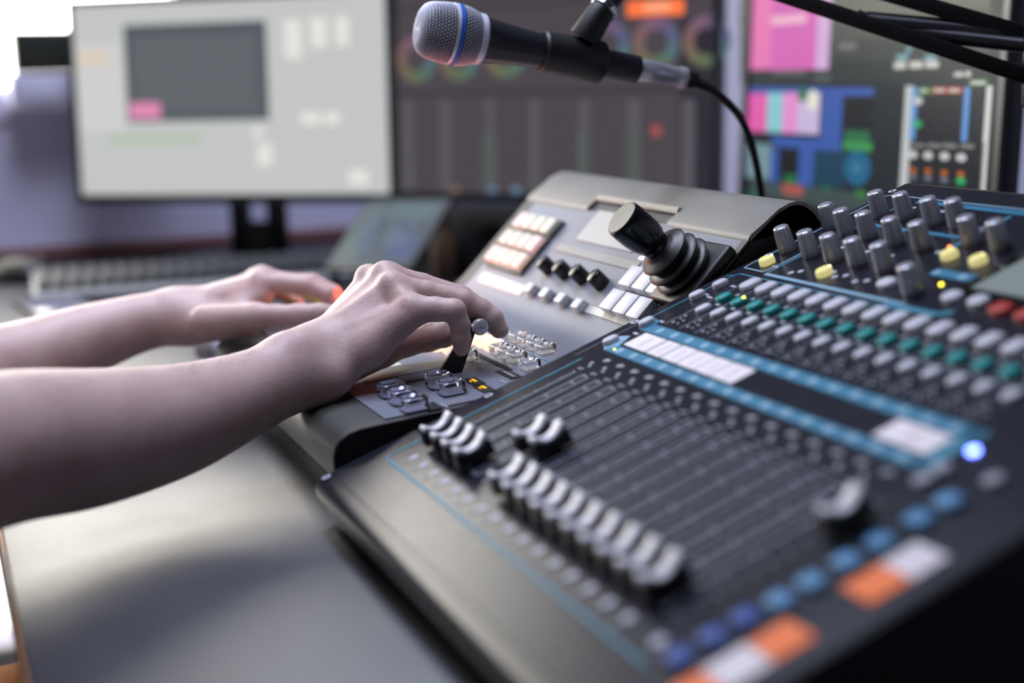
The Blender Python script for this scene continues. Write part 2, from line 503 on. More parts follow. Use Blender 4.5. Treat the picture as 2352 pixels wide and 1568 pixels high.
for i in range(16):
    # channel dividers, fader scale, meter dots, channel numerals as small marks
    line(pr, [(i - 0.5, 9.9), (i - 0.5, 12.9)], 0.06, 'print_line')
    for (du, dv, r) in ((-.30, 10.12, .07), (-.30, 10.42, .05), (-.30, 10.62, .07), (.02, 10.12, .05), (.02, 10.35, .06)):
        dot(pr, i + du, dv, r, 'print_grey')
    q(pr, i + .10, 12.40, i + .26, 12.56, 'print_grey')
    q(pr, i + .02, 11.62, i + .28, 11.74, 'print_grey')
    line(pr, [(i - 0.30, 0.75), (i - 0.30, 6.2)], 0.13, 'print_line')
    line(pr, [(i + 0.30, 0.75), (i + 0.30, 6.2)], 0.13, 'print_line')
    for k in range(12):
        v = 0.8 + k * 0.49
        big = k in (0, 3, 5, 8, 10, 11)
        line(pr, [(i - 0.46, v), (i - 0.26, v)], 0.05 if big else 0.03, 'print_grey')
        if big:
            q(pr, i + .30, v - .05, i + .46, v + .06, 'print_grey')
    for (du, dv, r) in ((-.34, 6.86, .09), (-.16, 6.70, .08), (.05, 7.22, .11), (.20, 7.25, .09), (-.42, 6.42, .07), (-.24, 6.45, .06)):
        dot(pr, i + du, dv, r, 'print_grey')
    dot(pr, i, 0.02, .17, 'print_white')
    dot(pr, i - .05, -.30, .09, 'print_grey')
for k in range(12):
    v = 0.8 + k * 0.49
    line(pr, [(15.9, v), (16.15, v)], 0.04, 'print_grey')
dot(pr, 16.45, 0.0, .2, 'print_white')
for (u, v) in ((-0.75, 12.9), (-0.85, 11.95), (-1.25, 12.05), (-0.85, 9.95), (-0.95, 8.95), (-0.6, 14.6)):
    q(pr, u - .16, v - .05, u + .16, v + .06, 'print_white')
for (u, v) in ((0.6, 14.45), (0.9, 14.65), (1.9, 14.95), (2.35, 15.0), (2.75, 14.75), (3.1, 14.95), (3.9, 14.72), (4.3, 14.9), (4.95, 17.3), (2.1, 16.6), (3.4, 16.6), (.7, 16.6), (1.9, 18.2), (4.7, 18.6)):
    dot(pr, u, v, .12, 'print_white')
q(pr, -.1, 19.85, .5, 20.05, 'print_white'); q(pr, 1.7, 19.9, 2.1, 20.05, 'print_white'); q(pr, 4.7, 18.9, 5.2, 19.3, 'print_line')
for (u, v) in ((-2.0, 3.6), (-2.02, 9.5), (-2.0, 15.25), (-2.15, 21.05), (-2.0, -2.5)):
    dot(pr, u, v, .16, 'print_white', 0.0013, 14)
    dot(pr, u, v, .06, 'mix_body', 0.0015, 8)
pr.build('panel_marking', mix)

# fader slots
for i in range(17):
    u = i if i < 16 else 16.4
    b = MB(); b.box((u * PIT, 3.6 * PIT, 0.001), (0.0030, 5.5 * PIT, 0.0004), M['void']); b.build('fader_slot', mix)

# fader caps: black body with a silver saddle on top
b = MB()
b.prism([(-.0125, 0), (.0125, 0), (.0112, .0085), (.0100, .0105), (.0040, .0068), (-.0040, .0068), (-.0100, .0098), (-.0112, .0085)], -.0052, .0052, M['black'], 'X', TR(0, 0, .0035), bev=.0006)
b.box((0, 0, .0018), (.0022, .006, .0036), M['black'])
cap0 = b.build('fader_cap', mix)
b = MB()
b.prism([(-.0113, .0088), (-.0104, .0116), (-.0088, .0122), (-.0068, .0108), (-.0040, .0084), (.0005, .0080), (.0040, .0092), (.0075, .0122), (.0100, .0136), (.0112, .0120), (.0114, .0088), (.0040, .0066), (-.0040, .0066)],
        -.0046, .0046, M['cap_top'], 'X', TR(0, 0, .0037), bev=.0007)
o = b.build('cap_top', cap0); o['label'] = 'silver saddle top'
CV = [1.12] * 16
CV[4], CV[5] = 2.78, 2.88
for i in range(17):
    u, v = (i, CV[i]) if i < 16 else (16.4, 5.15)
    if i == 0:
        cap0.matrix_basis = TR(u * PIT, v * PIT, 0.001)
    else:
        dup(cap0, TR(u * PIT, v * PIT, 0.001))


def key(name, m, sx, sy, h, r, parent=mix):
    b = MB()
    n = 20
    poly = []
    for k in range(n):
        a = 2 * math.pi * k / n
        c, s_ = math.cos(a), math.sin(a)
        poly.append((sx / 2 * abs(c) ** r * (1 if c >= 0 else -1), sy / 2 * abs(s_) ** r * (1 if s_ >= 0 else -1)))
    bm = bmesh.new()
    rings = []
    for (k, z) in ((1.0, 0), (1.0, h * 0.6), (0.94, h * 0.85), (0.80, h), (0.4, h * 1.05)):
        rings.append([bm.verts.new((x * k, y * k, z)) for (x, y) in poly])
    for i in range(len(rings) - 1):
        for k in range(n):
            bm.faces.new((rings[i][k], rings[i][(k + 1) % n], rings[i + 1][(k + 1) % n], rings[i + 1][k]))
    bm.faces.new(rings[-1])
    b._add(bm, M[m])
    return b.build(name, parent, ang=50)


def row(proto, spots):
    for k, (u, v) in enumerate(spots):
        t = TR(u * PIT, v * PIT, 0.0009)
        if k == 0:
            proto.matrix_basis = t
        else:
            dup(proto, t)


row(key('mute_button', 'teal', .0086, .0118, .0035, 0.75), [(i, 12.05) for i in range(16)])
row(key('select_button', 'pale', .0112, .0155, .0035, 0.5), [(i, 13.17) for i in range(16)])
row(key('listen_button', 'pale', .0080, .0118, .0030, 0.75), [(i, 11.2) for i in range(16)])
row(key('bank_button', 'pale', .0080, .0120, .0040, 0.75), [(-1.35, 12.75), (-1.4, 11.8), (-1.25, 9.6), (-1.22, 8.12)])
row(key('screen_key', 'pale', .0125, .0120, .0035, 0.75), [(8.5, 14.87), (9.6, 14.9), (5.4, 14.88)])
row(key('assign_key', 'blue_key', .0125, .0115, .0035, 0.6), [(17.6, v) for v in (2.44, 3.27, 4.2, 5.1, 6.15, 7.0)])
row(key('group_key', 'navy_key', .0125, .0115, .0035, 0.6), [(17.5, v) for v in (-.05, .8, 1.62)])
row(key('transport_key', 'red_key', .0135, .0125, .0035, 0.7), [(10.7, 14.75), (11.75, 14.72)])
row(key('master_key', 'print_grey', .0090, .0100, .003, 0.75), [(16.3, 7.9), (17.75, 8.15), (16.3, 7.35), (16.3, 11.2), (16.35, 13.2)])
row(key('equaliser_key', 'yellow_key', .0098, .0112, .0048, 0.75), [(-1.27, 14.72), (2.2, 14.75), (5.75, 17.1), (7.15, 17.05)])

# paper strips and tapes stuck on the panel
for (u0, u1) in ((-.48, 1.03), (1.12, 2.02), (2.10, 3.1), (3.16, 4.25), (4.3, 5.2), (5.25, 6.5), (13.25, 15.3)):
    b = MB(); q(b, u0, 8.20, u1, 9.12, 'sticker', 0.0016); q(b, (u0 * .55 + u1 * .45), 8.35, (u0 * .4 + u1 * .6), 8.95, 'sticker_ink', 0.00165); o = b.build('paper_label', mix)
for (v0, v1, m) in ((4.62, 5.6, 'sticker'), (3.55, 4.60, 'orange_tape'), (1.18, 2.2, 'orange_tape'), (0.05, 1.15, 'sticker'), (-.75, .03, 'orange_tape')):
    b = MB(); q(b, 18.2, v0, 19.25, v1, m, 0.0016); o = b.build('tape_label', mix); o['label'] = 'orange tape label' if m == 'orange_tape' else 'white tape label'

# status lights
for (u, v, h, r, m) in ((1.12, 12.20, .0050, .0011, 'led_yellow'), (-0.478, 7.847, .0014, .0008, 'led_yellow'), (7.237, 15.49, .0016, .0013, 'led_yellow'),
                        (5.42, 17.42, .0052, .0013, 'led_orange'), (-1.20, 14.92, .0058, .0011, 'led_warm'), (2.27, 14.95, .0058, .0011, 'led_warm'), (5.80, 17.22, .0058, .0011, 'led_warm'), (7.2, 17.2, .0058, .0011, 'led_warm'),
                        (16.2, 8.9, .0016, .0026, 'led_blue')):
    b = MB(); b.disc(u * PIT, v * PIT, r, h, M[m], 14); b.lathe([(r, h - .0012), (r * .8, h + .0001)], M[m], 14, TR(u * PIT, v * PIT, 0), cap=False); b.build('status_light', mix)

# rotary knobs
b = MB()
b.lathe([(.0064, 0), (.0067, .0012), (.0065, .004), (.0058, .0155), (.0055, .0170)], M['knob_metal'], 48, flutes=12, depth=0.09, cap=False)
kn0 = b.build('rotary_knob', mix, ang=60)
b = MB(); b.lathe([(.0056, .0166), (.0056, .0178), (.0048, .0186), (.0001, .0184)], M['knob_top'], 48, flutes=12, depth=0.07, cap=False); b.build('knob_cap', kn0, ang=50)['label'] = 'bright silver top'
KN = [(-1.52, 15.78), (0.0, 15.75), (1.36, 15.76), (2.74, 15.75), (4.22, 15.72), (6.82, 14.75),
      (-1.58, 17.80), (-.33, 17.56), (0.96, 17.56), (2.62, 17.42), (4.05, 17.40),
      (-.40, 19.15), (.93, 19.22), (2.57, 19.1), (3.74, 19.18), (5.58, 18.15), (6.95, 18.12)]
for k, (u, v) in enumerate(KN):
    t = TR(u * PIT, v * PIT, 0.0009) @ Matrix.Rotation(random.random() * 6, 4, 'Z')
    if k == 0:
        kn0.matrix_basis = t
    else:
        dup(kn0, t)

# touch screen
b = MB()
b.box((12.9 * PIT, 18.0 * PIT, .0016), (9.6 * PIT, 5.9 * PIT, .0030), M['black_gloss'], .0012)
ts = b.build('touch_screen', mix)
b = MB()
q(b, 8.65, 15.45, 17.2, 20.5, 'touch', 0.0034)
b.build('display', ts)

# ------------------------------------------------------------------ vision switcher
SX0, SX1 = -0.465, -0.055
sw = empty('video_switcher', (-0.26, 0.2, 0), label='dark video switcher with silver control panel, joystick and fader lever, beside the mixer', cat='switcher')
SI = TR(0.26, -0.2, 0)
FA, FB = Vector((0, 0.038, 0.0596)), Vector((0, 0.247, 0.0787))           # flat part of the panel
sf = (FB.z - FA.z) / (FB.y - FA.y)
SS = 1.013                                                               # slope of the raised part
flat = lambda Y: FA.z + sf * (Y - FA.y)
steep = lambda Y: 0.084 + SS * (Y - 0.255)
curve = [(0.232, flat(.232)), (0.241, flat(.241) + .0010), (0.2495, .0812), (0.2565, .0868), (0.264, steep(.264))]
prof = [(0.0255, 0.0200), (0.0205, 0.0265), (0.0187, 0.0335), (0.0185, 0.0420), (0.0198, 0.0480), (0.0235, 0.0532), (0.0295, 0.0570), (0.038, 0.0594)] + curve + \
       [(0.331, steep(.331)), (0.346, 0.1735), (0.357, 0.1822), (0.366, 0.1862), (0.372, 0.1873), (0.379, 0.1861), (0.387, 0.1805), (0.393, 0.1730), (0.397, 0.160), (0.400, 0.13), (0.402, 0.03), (0.398, 0.020)]
b = MB(); b.prism(prof, SX0 + .003, SX1 - .003, M['sw_body'], 'X'); b.build('chassis', sw, SI, ang=28)
for (x0, x1) in ((SX0, SX0 + .0032), (SX1 - .0032, SX1)):
    b = MB(); b.prism(prof, x0, x1, M['sw_side'], 'X'); b.build('side_panel', sw, SI, ang=28)
b = MB(); b.prism([(0.036, 0), (0.034, 0.021), (0.395, 0.021), (0.395, 0)], SX0 + .012, SX1 - .006, M['sw_side'], 'X'); b.build('base', sw, SI)
# silver panel that follows the bend
pts = [(0.057, flat(.057))] + curve + [(0.3335, steep(.3335))]
PX0, PX1 = SX0 + .0155, SX1 - .0085
b = MB(); up = [(y, z + .0009) for (y, z) in pts]; b.prism(up + [(y, z - .002) for (y, z) in pts[::-1]], PX0, PX1, M['sw_panel'], 'X'); b.build('control_panel', sw, SI, ang=40)
# rails left and right
rail = [(y, z + .0022) for (y, z) in pts[1:]]
for (x0, x1) in ((SX0, PX0 - .001), (PX1 + .001, SX1)):
    b = MB(); b.prism(rail + [(y, z - .002) for (y, z) in pts[::-1][:-1]], x0, x1, M['sw_body'], 'X'); b.build('edge_rail', sw, SI, ang=40)
# hood over the top with the notch above the display
b = MB()
for (x0, x1, y0) in ((SX0, -0.328, 0.3320), (-0.328, -0.1785, 0.3415), (-0.1785, SX1, 0.3320)):
    hp = [(y0, steep(y0) + .0008), (y0, steep(y0) + .0035), (y0 + .002, steep(y0) + .0062)]
    hp += [p for p in ((0.346, 0.1765), (0.357, 0.1850), (0.366, 0.1888), (0.372, 0.1899), (0.379, 0.1888), (0.388, 0.183), (0.394, 0.175), (0.398, 0.162)) if p[0] > y0 + .0025]
    hp += [(0.395, 0.160), (0.38, 0.170)]
    b.prism(hp, x0, x1, M['sw_hood'], 'X')
b.build('hood', sw, SI, ang=40)


def on_flat(x, y, h=0.001):
    return frame((x, y, flat(y) + h), (1, 0, 0), (0, -sf, 1))


def on_steep(x, y, h=0.001):
    return frame((x, y, steep(y) + h), (1, 0, 0), (0, -SS, 1))


# printed marks, tags and displays
b = MB()
def fm(x0, y0, x1, y1, m, f=on_flat, h=.0013):
    mt = f((x0 + x1) / 2, (y0 + y1) / 2, h)
    k = 1 if f is on_flat else math.sqrt(1 + SS * SS)
    b.quad(-(x1 - x0) / 2, -(y1 - y0) / 2 * k, (x1 - x0) / 2, (y1 - y0) / 2 * k, 0, M[m], mt)
fm(-0.1486, .081, -0.1446, .1255, 'void', h=.0014)
fm(-0.1215, .1340, -.099, .1435, 'black', h=.0014); fm(-0.0975, .1322, -.0745, .1417, 'black', h=.0014)
for (x, y) in ((-.112, .1385), (-.0885, .1367)):
    for k in range(4):
        fm(x - .0045 + k * .0024, y - .0005, x - .0030 + k * .0024, y + .0020, 'amber', h=.0018)
    fm(x - .0015, y - .0030, x - .0003, y - .0015, 'amber', h=.0018); fm(x + .0010, y - .0030, x + .0025, y - .0015, 'amber', h=.0018)
fm(-.127, .1610, -.095, .1705, 'black', h=.0014)
for k in range(7):
    fm(-.1215 + k * .0033, .1640, -.1192 + k * .0033, .1668, 'lcd', h=.0018)
fm(-.235, .1690, -.121, .1735, 'void', h=.0014)
fm(-.197, .076, -.172, .148, 'lcd_beige', h=.0012); fm(-.225, .10, -.205, .115, 'lcd_white', h=.0012)
for (x, y) in ((-.0985, .1535), (-.0835, .1515), (-.069, .0985), (-.066, .125)):
    for k in range(4):
        fm(x + k * .0030, y, x + .0020 + k * .0030, y + .0018, 'print_white', h=.0014)
fm(-.079, .086, -.059, .097, 'void', h=.0014)
fm(-.335, .2190, -.20, .2200, 'lit_peach', h=.0012); fm(-.27, .2020, -.12, .2028, 'print_cyan', h=.0012)
b.build('panel_marking', sw, SI)
def lcd(name, x0, y0, x1, y1, m):
    bb = MB(); k = math.sqrt(1 + SS * SS)
    bb.box((0, 0, 0), (x1 - x0, (y1 - y0) * k, .0016), M[m], .0003, 1)
    return bb.build(name, sw, SI @ on_steep((x0 + x1) / 2, (y0 + y1) / 2, .0012))
lcd('display', -.306, .3105, -.198, .3345, 'lcd'); lcd('caption_strip', -.327, .2995, -.172, .3055, 'lcd_beige')
lcd('caption_strip', -.428, .2628, -.322, .2705, 'lcd_white'); lcd('caption_strip', -.196, .2665, -.10, .2715, 'lcd_white')

# clear dished keys
def dished(name, m, s, h, parent=sw):
    bb = MB(); bm = bmesh.new(); n = 16
    g = [[None] * (n + 1) for _ in range(n + 1)]
    for i in range(n + 1):
        for j in range(n + 1):
            x, y = (i / n - .5) * 2, (j / n - .5) * 2
            rr = max(abs(x), abs(y))
            e = (abs(x) ** 8 + abs(y) ** 8) ** (1 / 8)
            k = rr / e if e > 1e-6 else 1
            z = h - 0.0024 * max(0, 1 - (x * x + y * y) / .80) - (.0007 if rr > .99 else 0)
            g[i][j] = bm.verts.new((x * k * s / 2, y * k * s / 2, z))
    for i in range(n):
        for j in range(n):
            bm.faces.new((g[i][j], g[i + 1][j], g[i + 1][j + 1], g[i][j + 1]))
    rim = [g[i][0] for i in range(n)] + [g[n][j] for j in range(n)] + [g[i][n] for i in range(n, 0, -1)] + [g[0][j] for j in range(n, 0, -1)]
    r2 = [bm.verts.new((v.co.x * 1.035, v.co.y * 1.035, v.co.z - .0009)) for v in rim]
    r3 = [bm.verts.new((v.co.x * 1.06, v.co.y * 1.06, 0.0)) for v in rim]
    L = len(rim)
    for A, B in ((rim, r2), (r2, r3)):
        for k in range(L):
            bm.faces.new((A[k], B[k], B[(k + 1) % L], A[(k + 1) % L]))
    bm.faces.new(r3)
    bmesh.ops.recalc_face_normals(bm, faces=bm.faces)
    bb._add(bm, M[m])
    return bb.build(name, parent, ang=32)


def plate_under(o, m, s):
    bb = MB(); bb.box((0, 0, .0010), (s, s, .0008), M[m], .0002, 1)
    bb.build('light_plate', o)
    return o


def place(proto, mats_):
    for k, mt in enumerate(mats_):
        if k == 0:
            proto.matrix_basis = SI @ mt
        else:
            dup(proto, SI @ mt)


place(plate_under(dished('clear_button', 'glass', .0172, .0098), 'lav_plate', .0135), [on_flat(*p) for p in ((-.1195, .0800), (-.0945, .0800), (-.0695, .0800), (-.1165, .1150), (-.0915, .1150))])
place(plate_under(dished('source_button', 'glass', .0135, .0075), 'lit_white', .0118), [on_flat(x, .2125) for x in (-.203, -.1855, -.168, -.1505)] + [on_flat(x, .1860) for x in (-.178, -.161, -.144)] + [on_flat(-.1135, .1840), on_flat(-.180, .1600), on_flat(-.205, .1590)])
place(dished('lit_source_button', 'lit_orange', .0135, .0075), [on_flat(x, y) for (x, y) in ((-.2475, .1560), (-.2300, .1560), (-.2125, .1600), (-.2125, .1880), (-.1950, .1880), (-.2300, .1880), (-.2475, .1880))])
place(dished('red_lit_button', 'lit_red', .0150, .0075), [on_flat(x, y) for x in (-.440, -.421, -.402) for y in (.143, .166, .190)])
place(dished('green_lit_button', 'lit_green', .0150, .0075), [on_flat(x, y) for (x, y) in ((-.440, .100), (-.421, .100))])
place(dished('plain_source_button', 'lit_cream', .0135, .0075), [on_flat(x, y) for x in (-.375, -.355, -.335, -.315, -.295, -.275) for y in (.158, .188)])
# small lit keypad, top left
b = MB(); b.box((0, 0, .0015), (.090, .064, .003), M['black'], .001); b.build('keypad_plate', sw, SI @ on_steep(-.394, .2985))
def cap(name, m, sx, sy, h, bev=.0012):
    bb = MB(); bb.box((0, 0, h / 2), (sx, sy, h), M[m], bev); return bb.build(name, sw)
KX = [-.4265, -.4055, -.3840, -.3625]
rows3 = [(.3125, ['lit_pink', 'lit_cream', 'lit_cream', 'lit_cream']), (.2975, ['lit_cream', 'lit_cream', 'lit_cream', 'lit_pink']), (.2830, ['lit_peach'] * 4)]
proto = {}
for (y, ms) in rows3:
    for x, m in zip(KX, ms):
        if m not in proto:
            proto[m] = cap('keypad_button', m, .0185, .0165, .0062); proto[m].matrix_basis = SI @ on_steep(x, y, .0035)
        else:
            dup(proto[m], SI @ on_steep(x, y, .0035))
# four black rotary controls
b = MB(); b.lathe([(.0070, 0), (.0070, .0105), (.0063, .0128), (.0058, .0132)], M['black_gloss'], 24); b.box((0, .0045, .0128), (.0012, .005, .0012), M['print_grey'])
place(b.build('rotary_control', sw, ang=40), [on_steep(x, .2862) for x in (-.3065, -.2720, -.2375, -.2020)])
# white square buttons
b = MB(); b.prism([(-.0055, 0), (.0055, 0), (.0047, .0075), (-.0047, .0075)], -.0065, .0065, M['white_key'], 'X', bev=.0009)
place(b.build('white_button', sw), [on_steep(x, .2685) for x in (-.3030, -.2700, -.2370, -.2035)])
b = MB(); b.box((0, 0, .0045), (.0205, .0195, .009), M['white_key'], .0012)
place(b.build('white_menu_button', sw), [on_steep(x, y, .0008) for y in (.2768, .2935) for x in (-.1545, -.1315, -.1085)] + [on_steep(x, .311, .0008) for x in (-.1545, -.1315, -.1085)])

# fader lever
lv = MB()
BALL = Vector((-0.131, 0.1516, 0.1057))
LB, LT = Vector((-.1465, .1330, .068)), Vector((-.1465, BALL.y, BALL.z - .001))
la = (LT - LB).normalized()
lm = frame(LB, (0, 1, 0), la)
lv.prism([(-.0095, -.004), (.0085, -.004), (.0042, .040), (-.0040, .040)], -.0016, .0016, M['black'], 'Y', lm, bev=.0004)
lever = lv.build('fader_lever', sw, SI)
b = MB(); b.tube([(-.202, BALL.y, BALL.z), BALL], .0058, M['black_gloss'], 20); b.build('grip_bar', lever)
b = MB(); b.lathe([(.0060, 0), (.0063, .002), (.0055, .0044), (.0034, .0058), (.0004, .0063)], M['silver'], 24, frame(BALL, (0, 1, 0), (1, 0, 0)), cap=False); b.build('end_cap', lever)['label'] = 'chrome end cap'

# joystick
JN = Vector((0, -SS, 1)).normalized()
jm = frame((-.0845, .3040, steep(.3040) + .001), (1, 0, 0), JN)
JT = Matrix.Rotation(math.radians(6), 4, 'X')       # the stick is pulled a little towards the operator
b = MB(); b.box((.004, 0, .005), (.052, .058, .010), M['black'], .003, 3)
js = b.build('joystick', sw, SI @ jm)
b = MB()
pf = []
for (z, r) in ((.010, .0235), (.0125, .0245), (.0150, .0262), (.0165, .0250), (.0175, .0205), (.0195, .0215), (.0220, .0236), (.0240, .0245), (.0258, .0228), (.0268, .0180), (.0288, .0190), (.0315, .0210), (.0335, .0218), (.0352, .0200), (.0362, .0150), (.0385, .0130), (.0400, .0118)):
    pf.append((r * .95, z))
b.lathe(pf, M['rubber'], 48)
b.build('rubber_boot', js, TR(0, 0, .012) @ JT @ TR(0, 0, -.012), ang=50)
b = MB(); b.lathe([(.0100, .0395), (.0112, .0415), (.0108, .0440), (.0118, .0455), (.0132, .0480), (.0143, .0540), (.0148, .0630), (.0147, .0705), (.0144, .0752), (.0137, .0763), (.0128, .0763)], M['black_gloss'], 48)
g = b.build('grip', js, TR(0, 0, .012) @ JT @ TR(0, 0, -.012), ang=30)
b = MB(); b.lathe([(.0133, .0759), (.0132, .07665), (.0128, .0769), (.0001, .0767)], M['mix_body'], 48, cap=False); b.build('grip_disc', g, ang=30)['label'] = 'grey satin end disc'

# ------------------------------------------------------------------ microphone on its boom arm
MA, MC = Vector((-0.273, 0.16, 0.3243)), Vector((-0.257, 0.3942, 0.2781))
mm = frame(MA, (0, 0, 1), MC - MA)
mic = empty('microphone', MA, label='handheld vocal microphone with silver mesh grille and blue ring, held by the boom arm', cat='microphone')
MI = TR(*(-MA)) @ mm
gp = [(.0120, .0006), (.0165, .0022), (.0200, .0052), (.0218, .0095), (.0228, .0150), (.0236, .0210), (.0240, .0270)]
gp2 = [(.0240, .0330), (.0238, .0360), (.0233, .0395), (.0224, .0430), (.0212, .0465), (.0200, .0495)]


def meshy(prof, name, seg, sub, parent, mtx):
    bm = bmesh.new()
    cum = [0]
    for (p, r_) in zip(prof[:-1], prof[1:]):
        cum.append(cum[-1] + math.hypot(p[0] - r_[0], p[1] - r_[1]))
    nr = max(2, round(cum[-1] / .0026))
    pts = []
    for k in range(nr + 1):
        d = cum[-1] * k / nr
        i = max(j for j in range(len(cum) - 1) if cum[j] <= d + 1e-9)
        t = (d - cum[i]) / (cum[i + 1] - cum[i])
        pts.append((prof[i][0] * (1 - t) + prof[i + 1][0] * t, prof[i][1] * (1 - t) + prof[i + 1][1] * t))
    rings = [[bm.verts.new((r * math.cos(2 * math.pi * (k + .5 * (j % 2)) / seg), r * math.sin(2 * math.pi * (k + .5 * (j % 2)) / seg), z)) for k in range(seg)] for j, (r, z) in enumerate(pts)]
    for j in range(len(rings) - 1):
        for k in range(seg):
            if j % 2 == 0:
                bm.faces.new((rings[j][k], rings[j][(k + 1) % seg], rings[j + 1][k]))
                bm.faces.new((rings[j][(k + 1) % seg], rings[j + 1][(k + 1) % seg], rings[j + 1][k]))
            else:
                bm.faces.new((rings[j][k], rings[j + 1][(k + 1) % seg], rings[j + 1][k]))
                bm.faces.new((rings[j][k], rings[j][(k + 1) % seg], rings[j + 1][(k + 1) % seg]))
    b = MB(); b._add(bm, M['grille'])
    o = b.build(name, parent, mtx, ang=180)
    w = o.modifiers.new('wire', 'WIREFRAME')
    w.thickness = .0009
    w.use_even_offset = False
    return o


meshy([(.0005, 0)] + gp, 'grille', 50, 2, mic, MI)['label'] = 'front half of the silver mesh grille'
meshy(gp2, 'grille', 50, 2, mic, MI)['label'] = 'rear half of the silver mesh grille'
b = MB(); b.lathe([(r - .0009, z) for (r, z) in gp + gp2], M['grille_core'], 48); b.build('foam_core', mic, MI)
b = MB(); b.lathe([(.0238, .0268), (.0246, .0272), (.0246, .0296), (.0240, .0299)], M['grille'], 48, cap=False); b.lathe([(.0240, .0299), (.0247, .0302), (.0247, .0330), (.0238, .0334)], M['mic_blue'], 48, cap=False); b.build('grille_ring', mic, MI)['label'] = 'silver and blue band'
b = MB(); b.lathe([(.0195, .0488), (.0206, .0494), (.0206, .0535), (.0194, .0550)], M['grille'], 48, cap=False); b.build('collar', mic, MI)['label'] = 'silver collar'
b = MB(); b.lathe([(.0192, .0550), (.0182, .0572), (.0170, .0680), (.0153, .0850), (.0139, .1040), (.0130, .1250), (.0121, .1500), (.0115, .1800), (.0113, .1930), (.0090, .1932)], M['mic_body'], 48); b.build('handle', mic, MI, ang=50)

clip_o = mm @ Vector((0, 0, .134))
EL = Vector((-0.2752, 0.3788, 0.391))
SW_ = Vector((-0.255, 0.3124, 0.3326))
boom = empty('microphone_boom_arm', (-0.0744, 0.6126, 0.2446)[:2] + (0.0,), label='black scissor boom arm with twin bars and coil springs holding the microphone', cat='boom arm')
BI = TR(*(-Vector(boom.location)))
b = MB()
b.lathe([(.0146, .1075), (.0150, .106), (.0168, .108), (.0172, .128), (.0176, .1585), (.0160, .1605), (.0142, .1595), (.0146, .1075)], M['black'], 32, mm, cap=False)
b.build('clip', boom, BI, ang=40)
b = MB(); b.tube([clip_o + (SW_ - clip_o) * .42, SW_, SW_ + (EL - SW_) * .12], [.0130, .0112, .0112], M['black'], 20); b.build('clip_swivel', boom, BI)
b = MB(); b.lathe([(.0114, -.003), (.0119, -.002), (.0119, .003), (.0114, .004)], M['chrome'], 24, frame(SW_ + (EL - SW_) * .06, (1, 0, 0), EL - SW_)); b.build('thread_insert', boom, BI)['label'] = 'metal thread insert'
b = MB(); b.tube([SW_ + (EL - SW_) * .1, EL], .0080, M['black'], 16); b.build('upper_arm', boom, BI)


def bar(p, r, w, name):
    p, r = Vector(p), Vector(r)
    L = (r - p).length
    b = MB(); b.box((0, 0, L / 2), (w, w, L), M['black'], .0012)
    return b.build(name, boom, BI @ frame(p, (0, 0, 1), r - p))


J1, J2 = Vector((-0.0886, 0.6179, 0.271)), Vector((-0.0942, 0.6211, 0.3046))
bar((-0.2602, 0.4059, 0.371), J1, .0128, 'lower_bar')
bar((-0.2484, 0.4411, 0.3827), J2, .0128, 'lower_bar')
b = MB(); b.tube([EL, Vector((-0.2602, 0.4059, 0.371)), Vector((-0.2484, 0.4411, 0.3827))], .012, M['black'], 16); b.build('elbow', boom, BI)


def spring(p, r, name, rad, turns):
    p, r = Vector(p), Vector(r)
    f = frame(p, (0, 0, 1), r - p)
    L = (r - p).length
    pts = [f @ Vector((rad * math.cos(2 * math.pi * turns * k / (turns * 10)), rad * math.sin(2 * math.pi * turns * k / (turns * 10)), L * k / (turns * 10))) for k in range(turns * 10 + 1)]
    b = MB(); b.tube(pts, .00085, M['spring'], 6)
    return b.build(name, boom, BI, ang=180)


spring((-0.1799, 0.5205, 0.3216), (-0.0991, 0.6176, 0.3055), 'coil_spring', .0072, 84)
spring((-0.1601, 0.543, 0.3121), (-0.0938, 0.6132, 0.2979), 'coil_spring', .0056, 70)
b = MB(); b.tube([Vector((-0.1837, 0.5129, 0.3254)), Vector((-0.1789, 0.5225, 0.3208))], .0062, M['black'], 16); b.build('spring_lug', boom, BI)
b = MB(); b.box((0, 0, 0), (.014, .020, .070), M['black'], .003, mtx=TR(*Vector((-0.087, 0.6175, 0.2837)))); b.build('joint_bracket', boom, BI)
jx, jy = boom.location.x, boom.location.y
b = MB(); b.lathe([(.028, 0), (.028, .010), (.012, .014), (.0085, .018), (.0085, .27), (.006, .30)], M['black'], 24, TR(jx, jy, 0)); b.build('post', boom, BI, ang=40)
tag(boom, boom['label'], 'boom arm')

# cable and plug
cb = empty('microphone_cable', MC, label='black microphone cable with silver plug dropping behind the switcher', cat='cable')
CI = TR(*(-MC))
cpts = bez([mm @ Vector((0, 0, .236)), (-0.2578, 0.4043, 0.2753), (-0.2589, 0.4242, 0.2659), (-0.262, 0.4477, 0.2465), (-0.2721, 0.4659, 0.2244), (-0.2832, 0.4801, 0.1994), (-0.2939, 0.4925, 0.1686), (-0.3065, 0.5016, 0.1409), (-.37, .53, .05), (-.40, .55, .008), (-.52, .58, .0045), (-.62, .62, .0045)], 8)
b = MB(); b.tube([mm @ Vector((0, 0, .234)), mm @ Vector((0, 0, .248)), cpts[8], cpts[14]], [.0082, .0066, .0052, .0036], M['rubber'], 16); b.build('strain_relief', cb, CI)
b = MB(); b.tube(cpts[6:], .0034, M['rubber'], 12); b.build('cord', cb, CI)
b = MB(); b.lathe([(.0092, .1934), (.0097, .1945), (.0097, .2120), (.0090, .2135), (.0086, .2300), (.0092, .2325), (.0096, .2335), (.0096, .2375), (.0078, .2385)], M['silver'], 32, mm); b.box((0, .0093, .204), (.006, .003, .010), M['silver'], .001, mtx=mm); b.build('plug', cb, CI, ang=40)['label'] = 'silver plug shell'


